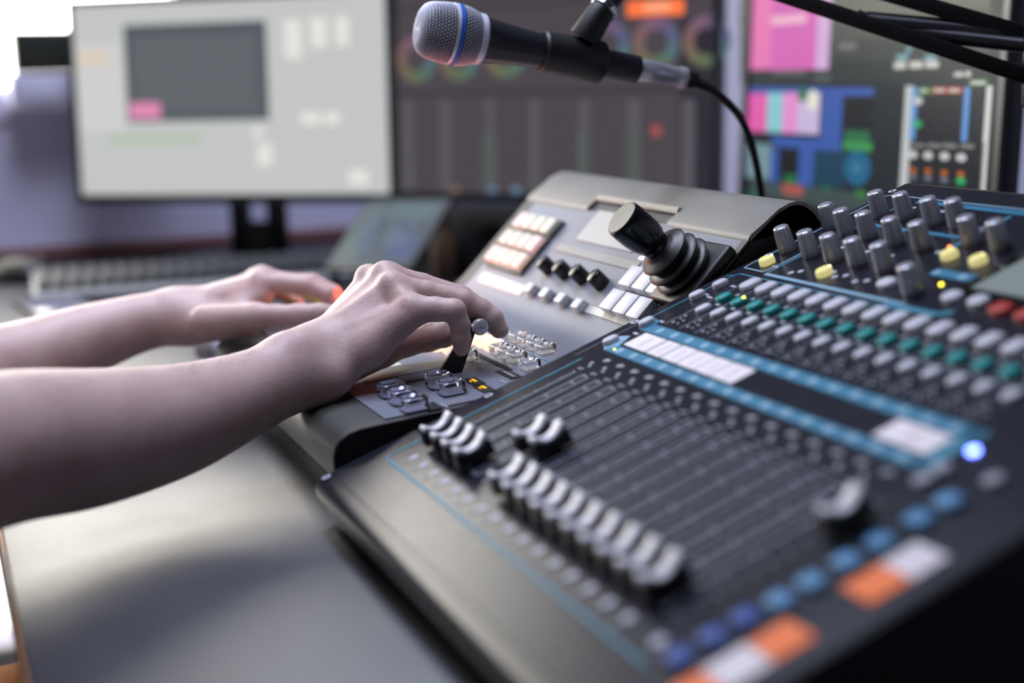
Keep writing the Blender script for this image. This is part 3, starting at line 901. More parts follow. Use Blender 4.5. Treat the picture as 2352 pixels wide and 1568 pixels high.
# ------------------------------------------------------------------ monitors
def lin(c):
    return [((x / 255) / 12.92 if x <= 10 else (((x / 255) + 0.055) / 1.055) ** 2.4) for x in c]


SM = {}


def sc(col, k=1.0):
    key_ = (tuple(col), k)
    if key_ not in SM:
        SM[key_] = glow('screen_colour', lin(col), k, (0.008, 0.008, 0.009))
    return SM[key_]


def monitor(org, e, up, w, h, label, content, bez_=(.008, .008, .014, .009), foot=None, hole=False):
    f = frame(org, e, up)
    root = empty('computer_monitor', (f @ Vector((w / 2, .05, 0)))[:2] + (0.0,), label=label, cat='monitor', group='monitors at the back of the desk')
    I = TR(*(-Vector(root.location))) @ f
    l, r, bt, t = bez_
    b = MB(); b.box((w / 2, .013, h / 2), (w, .022, h), M['screen_dark'], .004); b.box((w / 2, .034, h * .45), (w * .7, .03, h * .55), M['screen_dark'], .01); b.build('casing', root, I)
    b = MB()
    for (x0, x1, z0, z1) in ((0, l, 0, h), (w - r, w, 0, h), (l, w - r, 0, bt), (l, w - r, h - t, h)):
        b.box(((x0 + x1) / 2, .0005, (z0 + z1) / 2), (x1 - x0, .006, z1 - z0), M['screen_dark'], .0006, 1)
    b.build('bezel', root, I)
    s = MB()
    s.quad(l, bt, w - r, h - t, 0, content['bg'])
    content['draw'](s)
    s.build('screen', root, I @ TR(0, .0015, 0) @ Matrix.Rotation(math.pi / 2, 4, 'X'), ang=180)
    # stand: neck and foot
    fx, fw = foot
    base = f @ Vector((fx, .075, 0))
    ang = math.atan2(e[1], e[0])
    bz = TR(base.x, base.y, 0) @ Matrix.Rotation(ang, 4, 'Z')
    b = MB()
    if hole:
        hh = base.z + .10
        for sx in (-1, 1):
            b.box((sx * (fw / 2 - .017), 0, hh / 2), (.034, .014, hh), M['screen_dark'], .003)
        b.box((0, 0, .032), (fw, .014, .064), M['screen_dark'], .003); b.box((0, 0, hh - .04), (fw, .014, .075), M['screen_dark'], .003)
    else:
        b.box((0, 0, (base.z + .10) / 2), (fw, .016, base.z + .10), M['screen_dark'], .004)
    b.build('stand_neck', root, TR(*(-Vector(root.location))) @ bz)
    b = MB(); b.box((0, -.035, .005), (fw * 2.6, .19, .010), M['screen_dark'], .004); b.build('stand_foot', root, TR(*(-Vector(root.location))) @ bz)
    return root


def rq(s, r, m, z=.0002):
    s.quad(min(r[0], r[2]), min(r[1], r[3]), max(r[0], r[2]), max(r[1], r[3]), z, m)


def draw1(s):
    K = 0.92
    rq(s, (0.0107, 0.115, 0.089, 0.2499), sc((214, 214, 214), K))
    rq(s, (0.0965, 0.1272, 0.337, 0.2763), sc((84, 90, 96), 1), .0003)
    rq(s, (0.1099, 0.1379, 0.321, 0.2581), sc((96, 101, 106), 1), .0004)
    rq(s, (0.1005, 0.1327, 0.1534, 0.1569), sc((226, 140, 180), 1), .0005)
    rq(s, (0.0611, 0.0947, 0.2213, 0.1055), sc((180, 200, 172), K), .0003)
    rq(s, (0.0153, 0.2167, 0.0689, 0.2402), sc((226, 212, 196), K), .0003)
    for r in ((0.3661, 0.2176, 0.3944, 0.2754), (0.4089, 0.2337, 0.4355, 0.2772), (0.4495, 0.2345, 0.4704, 0.2772), (0.3885, 0.1195, 0.4204, 0.1371), (0.4274, 0.119, 0.4521, 0.1365), (0.3084, 0.1011, 0.3265, 0.1143), (0.3142, 0.0579, 0.3396, 0.091), (0.4631, 0.0271, 0.4947, 0.05)):
        rq(s, r, sc((236, 236, 230), K), .0003)
    rq(s, (0.0008, 0.0037, 0.2301, 0.0133), sc((20, 26, 30), 1), .0003)
    for r, c in (((0.0939, 0.0051, 0.1032, 0.012), (120, 100, 40)), ((0.1663, 0.0049, 0.1777, 0.0117), (30, 90, 110)), ((0.2115, 0.0048, 0.2264, 0.0116), (40, 110, 130))):
        rq(s, r, sc(c, 1), .0004)


def wheel(s, c, rx, m):
    cols = ((122, 104, 90), (108, 112, 84), (92, 118, 98), (88, 116, 124), (92, 98, 130), (112, 94, 130), (128, 96, 116), (130, 98, 98))
    for k in range(8):
        s.disc(c[0], c[1], rx, .0003, sc(cols[k], .9), 6, rx * .52, math.pi + k * math.pi / 4, math.pi + (k + 1) * math.pi / 4)


def draw2(s):
    rq(s, (-0.0005, 0.1516, 0.4978, 0.1582), sc((62, 57, 64), .9))
    rq(s, (0.0022, 0.272, 0.4959, 0.279), sc((66, 62, 66), .9))
    for x in ((0.0382, 0.2052), (0.1102, 0.2069), (0.1863, 0.2084), (0.3442, 0.2154), (0.4147, 0.2166), (0.4859, 0.2165)):
        wheel(s, x, .0335, None)
    rq(s, (0.3727, 0.2518, 0.4537, 0.2721), sc((255, 118, 62), 1.1), .0004)
    rq(s, (0.3967, 0.2573, 0.4353, 0.2686), sc((255, 170, 130), 1.0), .0005)
    for r in ((0.0131, 0.0066, 0.0321, 0.1479), (0.077, 0.0077, 0.0955, 0.147), (0.1535, 0.009, 0.1677, 0.1459), (0.2238, 0.0103, 0.2411, 0.1449), (0.302, 0.0116, 0.3166, 0.1438), (0.3741, 0.0129, 0.3934, 0.1428), (0.4531, 0.0143, 0.4716, 0.1417)):
        rq(s, r, sc((94, 92, 98), .85))
    for r in ((0.1496, 0.009, 0.1697, 0.0957), (0.3743, 0.0129, 0.3935, 0.1009), (0.2987, 0.0116, 0.3154, 0.1012)):
        rq(s, r, sc((90, 98, 96), .85), .0003)
    rq(s, (0.4493, 0.0145, 0.4982, 0.2472), sc((48, 44, 54), .9), .00015)
    s.disc(*(0.4166, 0.1008), .008, .0004, sc((165, 82, 78), 1), 14)
    for p, c in (((0.102, 0.013), (150, 120, 100)), ((0.1636, 0.0153), (110, 130, 165)), ((0.2026, 0.0159), (110, 140, 170))):
        s.disc(*p, .008, .0004, sc(c, .9), 12)


def draw3(s):
    # window reflection painted as glowing grey bands, fading down the dark screen
    reflection_bands = ((-0.0218, 0.2386, 0.4838, 0.2944), (-0.0176, 0.2153, 0.4878, 0.2386), (-0.0151, 0.1919, 0.4901, 0.2153), (-0.0126, 0.1684, 0.4924, 0.1919))
    for r, c in zip(reflection_bands, ((92, 93, 84), (74, 77, 72), (56, 62, 61), (42, 50, 52))):
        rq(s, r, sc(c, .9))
    P_ = [(0.0078, 0.185, 0.0616, 0.2914), (0.0616, 0.1841, 0.1694, 0.286), (0.1694, 0.1834, 0.1989, 0.2816)]
    for r, c in zip(P_, ((226, 118, 178), (208, 98, 178), (206, 168, 212))):
        rq(s, r, sc(c, 1), .0003)
    rq(s, (0.0608, 0.2383, 0.1441, 0.2485), sc((235, 180, 200), 1), .0004)
    rq(s, (0.0723, 0.178, 0.1502, 0.1832), sc((90, 96, 96), 1), .0004)
    for r in ((-0.001, 0.1553, 0.2006, 0.1636), (0.1874, 0.1541, 0.2943, 0.1632), (0.1895, 0.1038, 0.2333, 0.1539), (0.0751, 0.0917, 0.2344, 0.1039), (0.0755, 0.0461, 0.095, 0.0886), (0.1431, 0.0457, 0.1769, 0.0916)):
        rq(s, r, sc((58, 92, 172), .9), .0003)
    for r, c in (((-0.0009, 0.1083, 0.0605, 0.1554), (222, 92, 170)), ((0.0605, 0.1087, 0.0994, 0.1567), (132, 196, 205)), ((0.0994, 0.1088, 0.1347, 0.1569), (222, 140, 200)), ((0.1347, 0.1091, 0.1851, 0.1571), (196, 180, 216))):
        rq(s, r, sc(c, 1), .0004)
    s.disc(*(0.1681, 0.1486), .012, .0005, sc((225, 225, 205), 1), 14)
    rq(s, (0.1346, 0.1474, 0.1547, 0.1621), sc((24, 110, 60), 1), .0005)
    for r in ((0.2365, 0.1172, 0.2926, 0.1514), (0.0945, 0.0597, 0.1423, 0.0889)):
        rq(s, r, sc((20, 22, 28), 1), .0004)
    for r, c in (((0.2409, 0.1038, 0.2909, 0.1162), (40, 110, 70)), ((0.2393, 0.0943, 0.2979, 0.1038), (60, 150, 80)), ((0.1769, 0.0512, 0.2463, 0.0918), (20, 62, 86)), ((0.0118, 0.05, 0.0749, 0.0934), (120, 150, 160)),
                 ((0.0274, 0.0272, 0.3018, 0.0485), (64, 78, 80)), ((0.1072, 0.0353, 0.1556, 0.0478), (190, 92, 82)), ((0.1113, 0.0496, 0.1402, 0.059), (30, 120, 70)), ((0.0195, 0.0185, 0.0503, 0.0328), (20, 100, 70)),
                 ((0.2715, 0.0425, 0.2889, 0.0507), (60, 140, 60)), ((0.2005, 0.0448, 0.2165, 0.0508), (30, 120, 70))):
        rq(s, r, sc(c, .9), .00035)
    s.disc(*(0.2703, 0.0751), .020, .0004, sc((26, 100, 138), .9), 22, sx=1.35)
    s.disc(*(0.2703, 0.0751), .007, .0005, sc((60, 120, 150), .9), 12, sx=1.5)
    for r, c in (((0.3534, 0.042, 0.3675, 0.1652), (196, 200, 200)), ((0.4872, 0.0522, 0.4958, 0.1652), (215, 216, 212)), ((0.3639, 0.1094, 0.3755, 0.1638), (98, 150, 212)), ((0.4527, 0.1108, 0.4624, 0.1639), (98, 150, 212)),
                 ((0.373, 0.1559, 0.3993, 0.1638), (52, 120, 62)), ((0.3993, 0.1574, 0.4501, 0.1639), (168, 70, 48)), ((0.3767, 0.111, 0.4531, 0.1561), (28, 31, 38)), ((0.4603, 0.1647, 0.4884, 0.1714), (44, 110, 56)),
                 ((0.3705, 0.0474, 0.4902, 0.1114), (26, 31, 37))):
        rq(s, r, sc(c, .95), .0004)
    for r in ((0.3301, 0.1827, 0.3523, 0.1899), (0.3585, 0.1829, 0.3815, 0.1899), (0.386, 0.183, 0.4082, 0.19), (0.4351, 0.174, 0.4504, 0.1783), (0.4531, 0.1739, 0.4614, 0.179), (0.4623, 0.1664, 0.4851, 0.1697), (0.3798, 0.1586, 0.3919, 0.1616), (0.4037, 0.1591, 0.4211, 0.1621), (0.4283, 0.1592, 0.4452, 0.1622)):
        rq(s, r, sc((205, 205, 200), .95), .0006)
    for (p, t) in (((0.3739, 0.0946), 0), ((0.4005, 0.0949), 0), ((0.4284, 0.0953), 0), ((0.4554, 0.0953), 0), ((0.3772, 0.1497), 0), ((0.379, 0.1261), 3), ((0.3757, 0.0785), 1), ((0.4023, 0.0791), 1), ((0.4295, 0.0788), 1), ((0.4565, 0.0791), 1),
                   ((0.3764, 0.0718), 2), ((0.4031, 0.072), 2), ((0.4303, 0.0719), 2), ((0.4573, 0.0723), 3)):
        s.disc(*p, (.0042, .0030, .0034, .0040)[t], .0006, sc(((205, 205, 205), (190, 100, 20), (110, 112, 128), (40, 170, 100))[t], .9), 12, sx=2.0)
    for r in ((0.3706, 0.1026, 0.3934, 0.1062), (0.398, 0.1033, 0.4215, 0.1072), (0.4244, 0.1039, 0.4471, 0.1082), (0.4527, 0.1046, 0.4747, 0.1088)):
        rq(s, r, sc((130, 132, 130), .9), .0006)
    for r in ((0.334, 0.1917, 0.3546, 0.1971), (0.3837, 0.1909, 0.4031, 0.1952), (0.3506, 0.1995, 0.36, 0.204)):
        rq(s, r, sc((130, 180, 190), .9), .0006)
    rq(s, (0.2179, 0.2049, 0.2547, 0.2126), sc((112, 116, 118), .9), .0004)
    rq(s, (0.1685, 0.1706, 0.2048, 0.1775), sc((84, 90, 94), .9), .0004)


monitor((-1.55, 0.006, 0.099), (0.6027, 0.798, 0.0), (-0.0348, 0.0263, 0.999), 0.5376, 0.318, 'computer monitor with a bright white screen and grey video window, at far left',
        {'bg': sc((203, 205, 204), .92), 'draw': draw1}, foot=(.278, .098), hole=True)
monitor((-1.206, 0.43, 0.105), (0.7719, 0.6357, 0.0), (-0.0277, 0.0337, 0.999), 0.5065, 0.31, 'computer monitor with a dim grey screen of colour wheels, behind the microphone',
        {'bg': sc((80, 74, 80), .85), 'draw': draw2}, bez_=(.004, .012, .014, .008), foot=(.39, .07))
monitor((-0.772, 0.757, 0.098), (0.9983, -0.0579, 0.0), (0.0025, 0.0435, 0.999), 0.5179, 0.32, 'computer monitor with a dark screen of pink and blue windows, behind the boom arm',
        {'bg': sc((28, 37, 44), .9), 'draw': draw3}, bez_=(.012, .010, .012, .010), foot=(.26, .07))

# ------------------------------------------------------------------ small things on the far desk
kb = empty('keyboard', (-1.20, .125, 0), (0, 0, math.radians(86)), 'dark computer keyboard on the desk below the white-screened monitor', 'keyboard')
b = MB(); b.prism([(-.070, 0), (.070, 0), (.070, .026), (.060, .027), (-.066, .014), (-.070, .010)], -.22, .22, M['key_grey'], 'X', bev=.002); b.build('case', kb)
b = MB(); b.box((0, .006, .0215), (.425, .104, .004), M['key_dark'], .001, mtx=Matrix.Rotation(math.radians(5.9), 4, 'X') @ TR(0, 0, 0)); b.build('key_bed', kb)
b = MB(); b.box((0, 0, .003), (.0162, .0155, .006), M['key_dark'], .0018); k0 = b.build('key', kb)
n = 0
for r_ in range(5):
    for c_ in range(20):
        y = -.040 + r_ * .0195
        t = TR(-.203 + c_ * .0212, y, .0205 + (y + .05) * .103) @ Matrix.Rotation(math.radians(5.9), 4, 'X')
        if n == 0:
            k0.matrix_basis = t
        else:
            dup(k0, t)
        n += 1
ms = empty('computer_mouse', (-1.40, -.10, 0), (0, 0, math.radians(60)), 'black computer mouse on the desk left of the keyboard', 'mouse')
b = MB()
bm = bmesh.new(); bmesh.ops.create_uvsphere(bm, u_segments=24, v_segments=14, radius=1)
for v in bm.verts:
    v.co = Vector((v.co.x * .056, v.co.y * .032, max(v.co.z, -0.02) * .036 + .001))
b._add(bm, M['black']); b.build('shell', ms, ang=60)
b = MB(); b.lathe([(.008, -.003), (.009, 0), (.008, .003)], M['key_grey'], 20, TR(.030, 0, .030) @ Matrix.Rotation(math.pi / 2, 4, 'X')); b.build('scroll_wheel', ms)
ph = empty('smartphone', (-1.085, -.075, 0), (0, 0, math.radians(8)), 'smartphone lying face up on the desk in front of the mouse', 'phone')
b = MB(); b.box((0, 0, .0045), (.165, .080, .009), M['black'], .004, 3); b.build('case', ph)
b = MB(); b.box((0, 0, .0092), (.155, .071, .0012), M['handset'], .0005); b.build('screen', ph)

# tablet leaning on a stand, seen between the hand and the monitors
T0, T1, T2, T3 = [Vector(p) for p in [(-1.0731, 0.288, 0.0343), (-0.9365, 0.3583, 0.0417), (-1.0061, 0.4133, 0.1153), (-1.1436, 0.3408, 0.1081)]]
tb = empty('tablet', (T0 + T1) / 2 * 1.0, label='tablet with a bluish screen propped up on the desk under the monitors', cat='tablet')
tb.location.z = 0
tf = frame(T0, T1 - T0, (T1 - T0).cross(T3 - T0))
tw, th = (T1 - T0).length, (T3 - T0).length
TI = TR(*(-Vector(tb.location)))
b = MB(); b.box((tw / 2, th / 2, -.005), (tw + .012, th + .012, .010), M['black'], .004); b.build('casing', tb, TI @ tf)
b = MB(); b.quad(0, 0, tw, th, 0, sc((62, 84, 106), .7), TR(0, 0, .0004))
for k in range(9):
    x, y = (.2 + .6 * random.random()) * tw, (.08 + .6 * random.random()) * th
    b.disc(x, y, .012, .0007, sc((92, 116, 150), .65), 12)
b.quad(0, th * .05, tw * .3, th * .95, .0006, sc((98, 122, 128), .65)); b.quad(tw * .35, th * .72, tw * .95, th * .95, .0006, sc((88, 118, 132), .65)); b.quad(tw * .62, th * .1, tw * .97, th * .45, .0006, sc((62, 88, 142), .65))
b.build('screen', tb, TI @ tf)
nb = ((T0 + T1) / 2 + (T2 + T3) / 2) / 2
bk = tf.to_3x3() @ Vector((0, 0, -1))
b = MB(); b.tube([nb + bk * .010, Vector((nb.x + bk.x * .09, nb.y + bk.y * .09, .004))], .008, M['black'], 12); b.tube([T0 + bk * .012, Vector((T0.x + bk.x * .02, T0.y + bk.y * .02, .003))], .006, M['black'], 10); b.tube([T1 + bk * .012, Vector((T1.x + bk.x * .02, T1.y + bk.y * .02, .003))], .006, M['black'], 10); b.build('easel', tb, TI)

b = MB(); b.lathe([(.0175, 0), (.0185, .003), (.0185, .055), (.0120, .068), (.0100, .082), (.0105, .092), (.0095, .094)], M['brown'], 24, TR(*(-1.06, 0.4514, 0.0)))
o = b.build('bottle'); tag(o, 'small brown bottle standing on the desk beside the tablet', 'bottle')
gx, gy, _ = (-1.136, 0.5216, 0.0)
b = MB(); b.box((gx, gy, .010), (.05, .055, .020), M['green_card'], .003); o = b.build('card_box'); tag(o, 'flat green box on the desk left of the switcher', 'box')
kx, ky, _ = (-1.2819, 0.6033, 0.02)
b = MB(); b.box((0, 0, .051), (.20, .085, .102), M['black'], .006, mtx=TR(-1.075, .520, 0) @ Matrix.Rotation(math.radians(39.5), 4, 'Z')); b.lathe([(.030, 0), (.032, .002), (.020, .001), (.004, .003)], M['black_gloss'], 32, TR(-1.075, .520, 0) @ Matrix.Rotation(math.radians(39.5), 4, 'Z') @ TR(.04, -.043, .05) @ Matrix.Rotation(math.pi / 2, 4, 'X'), cap=False); o = b.build('speaker'); tag(o, 'black desktop speaker box under the colour-wheel monitor', 'speaker')
for k, (x, y, m, lab) in enumerate(((*(-0.6855, 0.0451, 0.0)[:2], 'lcd', 'pale'), (*(-0.6752, 0.0632, 0.0)[:2], 'lav_case', 'lavender'), (*(-0.6659, 0.0795, 0.0)[:2], 'lcd', 'greenish'))):
    b = MB(); b.lathe([(.0105, 0), (.0115, .002), (.0112, .014), (.0085, .019), (.0035, .0210), (.0002, .0212)], M[m], 24, TR(x, y, 0), cap=False)
    tag(b.build('desk_button'), ('pale button knob at the left of the row below the left wrist', 'lavender button knob in the middle of the row below the left wrist', 'pale button knob nearest the dark forearm hair, below the left wrist')[k], 'knob', 'button knobs below the left wrist')

# ------------------------------------------------------------------ the person: one body grown from a distance field
def smin(a, b, k):
    h = np.clip(0.5 + 0.5 * (b - a) / k, 0, 1)
    return b * (1 - h) + a * h - k * h * (1 - h)


class Field:
    def __init__(self, lo, hi, res):
        self.lo = np.array(lo, np.float32)
        self.res = res
        self.n = np.ceil((np.array(hi) - np.array(lo)) / res).astype(int) + 1
        self.ax = [self.lo[i] + np.arange(self.n[i], dtype=np.float32) * res for i in range(3)]

    def new(self):
        return np.full(tuple(self.n), 0.05, np.float32)

    def _win(self, p, r, pad=0.022):
        sl = []
        for i in range(3):
            a = min(x[i] for x in p) - r - pad
            b_ = max(x[i] for x in p) + r + pad
            i0 = int(np.clip(np.floor((a - self.lo[i]) / self.res), 0, self.n[i]))
            i1 = int(np.clip(np.ceil((b_ - self.lo[i]) / self.res) + 1, 0, self.n[i]))
            sl.append(slice(i0, i1))
        return tuple(sl)

    def cone(self, f, p, q_, r0, r1, k, flat=None):
        """Tapered capsule p-q; flat = (direction, factor) squeezes the section along a direction."""
        p, q_ = np.array(p, np.float32), np.array(q_, np.float32)
        s = self._win((p, q_), max(r0, r1))
        if any(t.stop - t.start < 2 for t in s):
            return
        X = self.ax[0][s[0]][:, None, None] - p[0]
        Y = self.ax[1][s[1]][None, :, None] - p[1]
        Z = self.ax[2][s[2]][None, None, :] - p[2]
        d = q_ - p
        L2 = float(d @ d) + 1e-12
        t = np.clip((X * d[0] + Y * d[1] + Z * d[2]) / L2, 0, 1)
        ox, oy, oz = X - t * d[0], Y - t * d[1], Z - t * d[2]
        r = r0 + (r1 - r0) * t
        if flat:
            n, c = np.array(flat[0], np.float32), flat[1]
            n = n / np.linalg.norm(n)
            h = ox * n[0] + oy * n[1] + oz * n[2]
            dist = np.sqrt(np.maximum(ox * ox + oy * oy + oz * oz + (c * c - 1) * h * h, 1e-12))
            dd = (dist - r) / (1 + (c - 1) * np.abs(h) / np.maximum(np.sqrt(ox * ox + oy * oy + oz * oz), 1e-5))
        else:
            dd = np.sqrt(ox * ox + oy * oy + oz * oz) - r
        f[s] = smin(f[s], dd.astype(np.float32), k) if k > 0 else np.minimum(f[s], dd)

    def chain(self, f, pts, k):
        for (p, r), (q_, r2) in zip(pts[:-1], pts[1:]):
            self.cone(f, p, q_, r, r2, k)

    def carve(self, f, p, q_, r, k):
        g = self.new()
        self.cone(g, p, q_, r, r, 0)
        f[:] = -smin(-f, g, k)


def surface(fld, f):
    """Naive surface nets: vertices and quads of the zero level."""
    s = f < 0
    nx, ny, nz = f.shape
    cnt = np.zeros((nx - 1, ny - 1, nz - 1), np.int8)
    for a in (0, 1):
        for b_ in (0, 1):
            for c in (0, 1):
                cnt += s[a:nx - 1 + a, b_:ny - 1 + b_, c:nz - 1 + c]
    I, J, K = np.nonzero((cnt > 0) & (cnt < 8))
    idx = np.full(cnt.shape, -1, np.int64)
    idx[I, J, K] = np.arange(len(I))
    acc = np.zeros((len(I), 3), np.float64)
    num = np.zeros(len(I))
    for ax in range(3):
        o1, o2 = [a for a in range(3) if a != ax]
        for u in (0, 1):
            for v in (0, 1):
                off = [0, 0, 0]; off[o1] = u; off[o2] = v
                e = off.copy(); e[ax] = 1
                fa = f[I + off[0], J + off[1], K + off[2]].astype(np.float64)
                fb = f[I + e[0], J + e[1], K + e[2]].astype(np.float64)
                c = (fa < 0) != (fb < 0)
                t = np.where(c, fa / np.where(c, fa - fb, 1), 0)
                pos = np.tile(np.array(off, float), (len(I), 1))
                pos[:, ax] += t
                acc[c] += pos[c]
                num[c] += 1
    V = (np.stack([I, J, K], 1) + acc / num[:, None]) * fld.res + fld.lo
    Q = []
    for ax in range(3):
        o1, o2 = [(1, 2), (2, 0), (0, 1)][ax]
        sh = [slice(None)] * 3
        a_ = list(sh); a_[ax] = slice(0, -1)
        b2 = list(sh); b2[ax] = slice(1, None)
        sa, sb = s[tuple(a_)], s[tuple(b2)]
        e = np.nonzero(sa != sb)
        e = np.stack(e, 1)
        ok = (e[:, o1] > 0) & (e[:, o2] > 0) & (e[:, o1] < f.shape[o1] - 1) & (e[:, o2] < f.shape[o2] - 1)
        e = e[ok]
        fl = sa[e[:, 0], e[:, 1], e[:, 2]]
        c = []
        for (d1, d2) in ((-1, -1), (0, -1), (0, 0), (-1, 0)):
            g = e.copy(); g[:, o1] += d1; g[:, o2] += d2
            c.append(idx[g[:, 0], g[:, 1], g[:, 2]])
        c = np.stack(c, 1)
        c[~fl] = c[~fl][:, ::-1]
        Q.append(c)
    return V, np.concatenate(Q)


def field_mesh(name, parts, mats, parent=None):
    V = np.concatenate([p[0] for p in parts])
    off, Q = 0, []
    for (v, q_) in parts:
        Q.append(q_ + off)
        off += len(v)
    Q = np.concatenate(Q)
    me = bpy.data.meshes.new(name)
    me.vertices.add(len(V)); me.vertices.foreach_set('co', V.astype(np.float32).ravel())
    me.loops.add(Q.size); me.loops.foreach_set('vertex_index', Q.astype(np.int32).ravel())
    me.polygons.add(len(Q)); me.polygons.foreach_set('loop_start', np.arange(0, Q.size, 4, dtype=np.int32))
    me.polygons.foreach_set('use_smooth', np.ones(len(Q), bool))
    me.update(calc_edges=True)
    me.validate()
    for m in mats:
        me.materials.append(m)
    o = bpy.data.objects.new(name, me)
    COL.objects.link(o)
    if parent:
        o.parent = parent
        o.matrix_basis = TR(*(-Vector(parent.location)))
    return o


def dense(ch, n=6):
    p = bez([c[0] for c in ch], n)
    r = bez([(c[1], 0, 0) for c in ch], n)
    return [(tuple(a), b_[0]) for a, b_ in zip(p, r)]


# --- right arm and hand (metres, joint by joint)
RE = (0.005, -0.2549, 0.0777)                          # right elbow
RF = [(RE, .0470), ((-0.049, -0.1857, 0.0756), .0440), ((-0.0786, -0.1319, 0.0686), .0414), ((-0.1098, -0.0744, 0.0662), .0352), ((-0.1376, -0.0203, 0.0728), .0272), ((-0.1546, 0.0117, 0.0795), .0236), ((-0.1685, 0.0335, 0.083), .0230)]
RWr = (-0.1686, 0.0369, 0.0852)
R_ = {
    'i': [((-0.2116, 0.0941, 0.1348), .0102), ((-0.2074, 0.1185, 0.1247), .0086), ((-0.2017, 0.1445, 0.1158), .0090), ((-0.1914, 0.1585, 0.1038), .0078), ((-0.1783, 0.1598, 0.0956), .0068)],
    'm': [((-0.1873, 0.0996, 0.1391), .0108), ((-0.182, 0.1253, 0.1318), .0090), ((-0.1721, 0.1527, 0.1212), .0094), ((-0.1598, 0.1687, 0.1089), .0082), ((-0.1491, 0.174, 0.0988), .0070)],
    'r': [((-0.1641, 0.0975, 0.1343), .0104), ((-0.1561, 0.1206, 0.13), .0088), ((-0.1464, 0.146, 0.122), .0094), ((-0.1418, 0.1571, 0.1159), .0085), ((-0.1385, 0.1646, 0.1092), .0083), ((-0.136, 0.1695, 0.101), .0066)],
    'l': [((-0.1372, 0.1032, 0.1212), .0102), ((-0.1274, 0.117, 0.1221), .0088), ((-0.1193, 0.1283, 0.121), .0086), ((-0.118, 0.1321, 0.111), .0071), ((-0.1189, 0.1328, 0.101), .0070), ((-0.1213, 0.1337, 0.0929), .0058)],
    't': [((-0.1701, 0.0509, 0.077), .0140), ((-0.1924, 0.0963, 0.0824), .0118), ((-0.1977, 0.1172, 0.0852), .0096), ((-0.1921, 0.133, 0.0891), .0100), ((-0.1825, 0.1421, 0.0918), .0088), ((-0.172, 0.1475, 0.0943), .0068)],
}
DN = (0.1543, -0.6191, 0.7692)   # direction the back of the right hand faces


def hand(F, wrist, R, dn, palm, extra=()):
    pal = F.new()
    k = .010
    for key_, r0 in (('i', .0185), ('m', .0200), ('r', .0195), ('l', .0180)):
        F.cone(pal, wrist, R[key_][0][0], r0, R[key_][0][1] * 1.06, k, (dn, 1.25))
    for a, b_ in (('i', 'm'), ('m', 'r'), ('r', 'l')):
        F.cone(pal, R[a][0][0], R[b_][0][0], .0098, .0098, .004)
    for (p, q_, r0, r1) in palm:
        F.cone(pal, p, q_, r0, r1, .009)
    fin = None
    for key_ in 'imrl':
        g = F.new()
        F.chain(g, R[key_], .0022)
        fin = g if fin is None else smin(fin, g, .0012)
    d = smin(pal, fin, .0055)
    th = F.new()
    F.chain(th, R['t'], .004)
    d = smin(d, th, .007)
    # knuckle heads and the tendons that run up to them
    for key_ in 'imrl':
        c = np.array(R[key_][0][0]) + np.array(dn) * .0036
        F.cone(d, c, c + np.array(dn) * .0008, .0078, .0072, .0045)
        w_ = np.array(wrist) + np.array(dn) * .0125
        F.cone(d, w_ * .55 + c * .45 + np.array(dn) * .0012, c + np.array(dn) * .0006, .0020, .0034, .0055)
    for (p, q_, r0, r1, kk) in extra:
        F.cone(d, p, q_, r0, r1, kk)
    return d


F1 = Field((-.275, -.32, -.01), (.075, .215, .185), .0014)
rpalm = [((-0.1496, 0.0411, 0.0754), (-0.1434, 0.0719, 0.0951), .0130, .0125), ((-0.1434, 0.0719, 0.0951), (-0.1358, 0.0949, 0.1139), .0125, .0100), ((-0.1666, 0.0424, 0.0753), (-0.1905, 0.0855, 0.0838), .0140, .0130),
         ((-0.1798, 0.0523, 0.0843), (-0.1738, 0.099, 0.1202), .0150, .0120), ((-0.1773, 0.0923, 0.0973), (-0.1626, 0.1085, 0.1112), .0110, .0090)]
arm = F1.new()
F1.chain(arm, dense(RF), .006)
F1.cone(arm, RF[-2][0], RWr, .0238, .0222, .012)
hd = hand(F1, RWr, R_, DN, rpalm, extra=[((-0.1529, 0.0163, 0.0964), (-0.1526, 0.0233, 0.0983), .0105, .0090, .010), ((-0.1489, 0.0247, 0.083), (-0.1424, -0.0211, 0.0678), .0050, .0070, .012), ((-0.1458, 0.0377, 0.0717), (-0.1422, 0.0433, 0.076), .0120, .0120, .010)])
d1 = smin(arm, hd, .016)
part_r = surface(F1, d1)

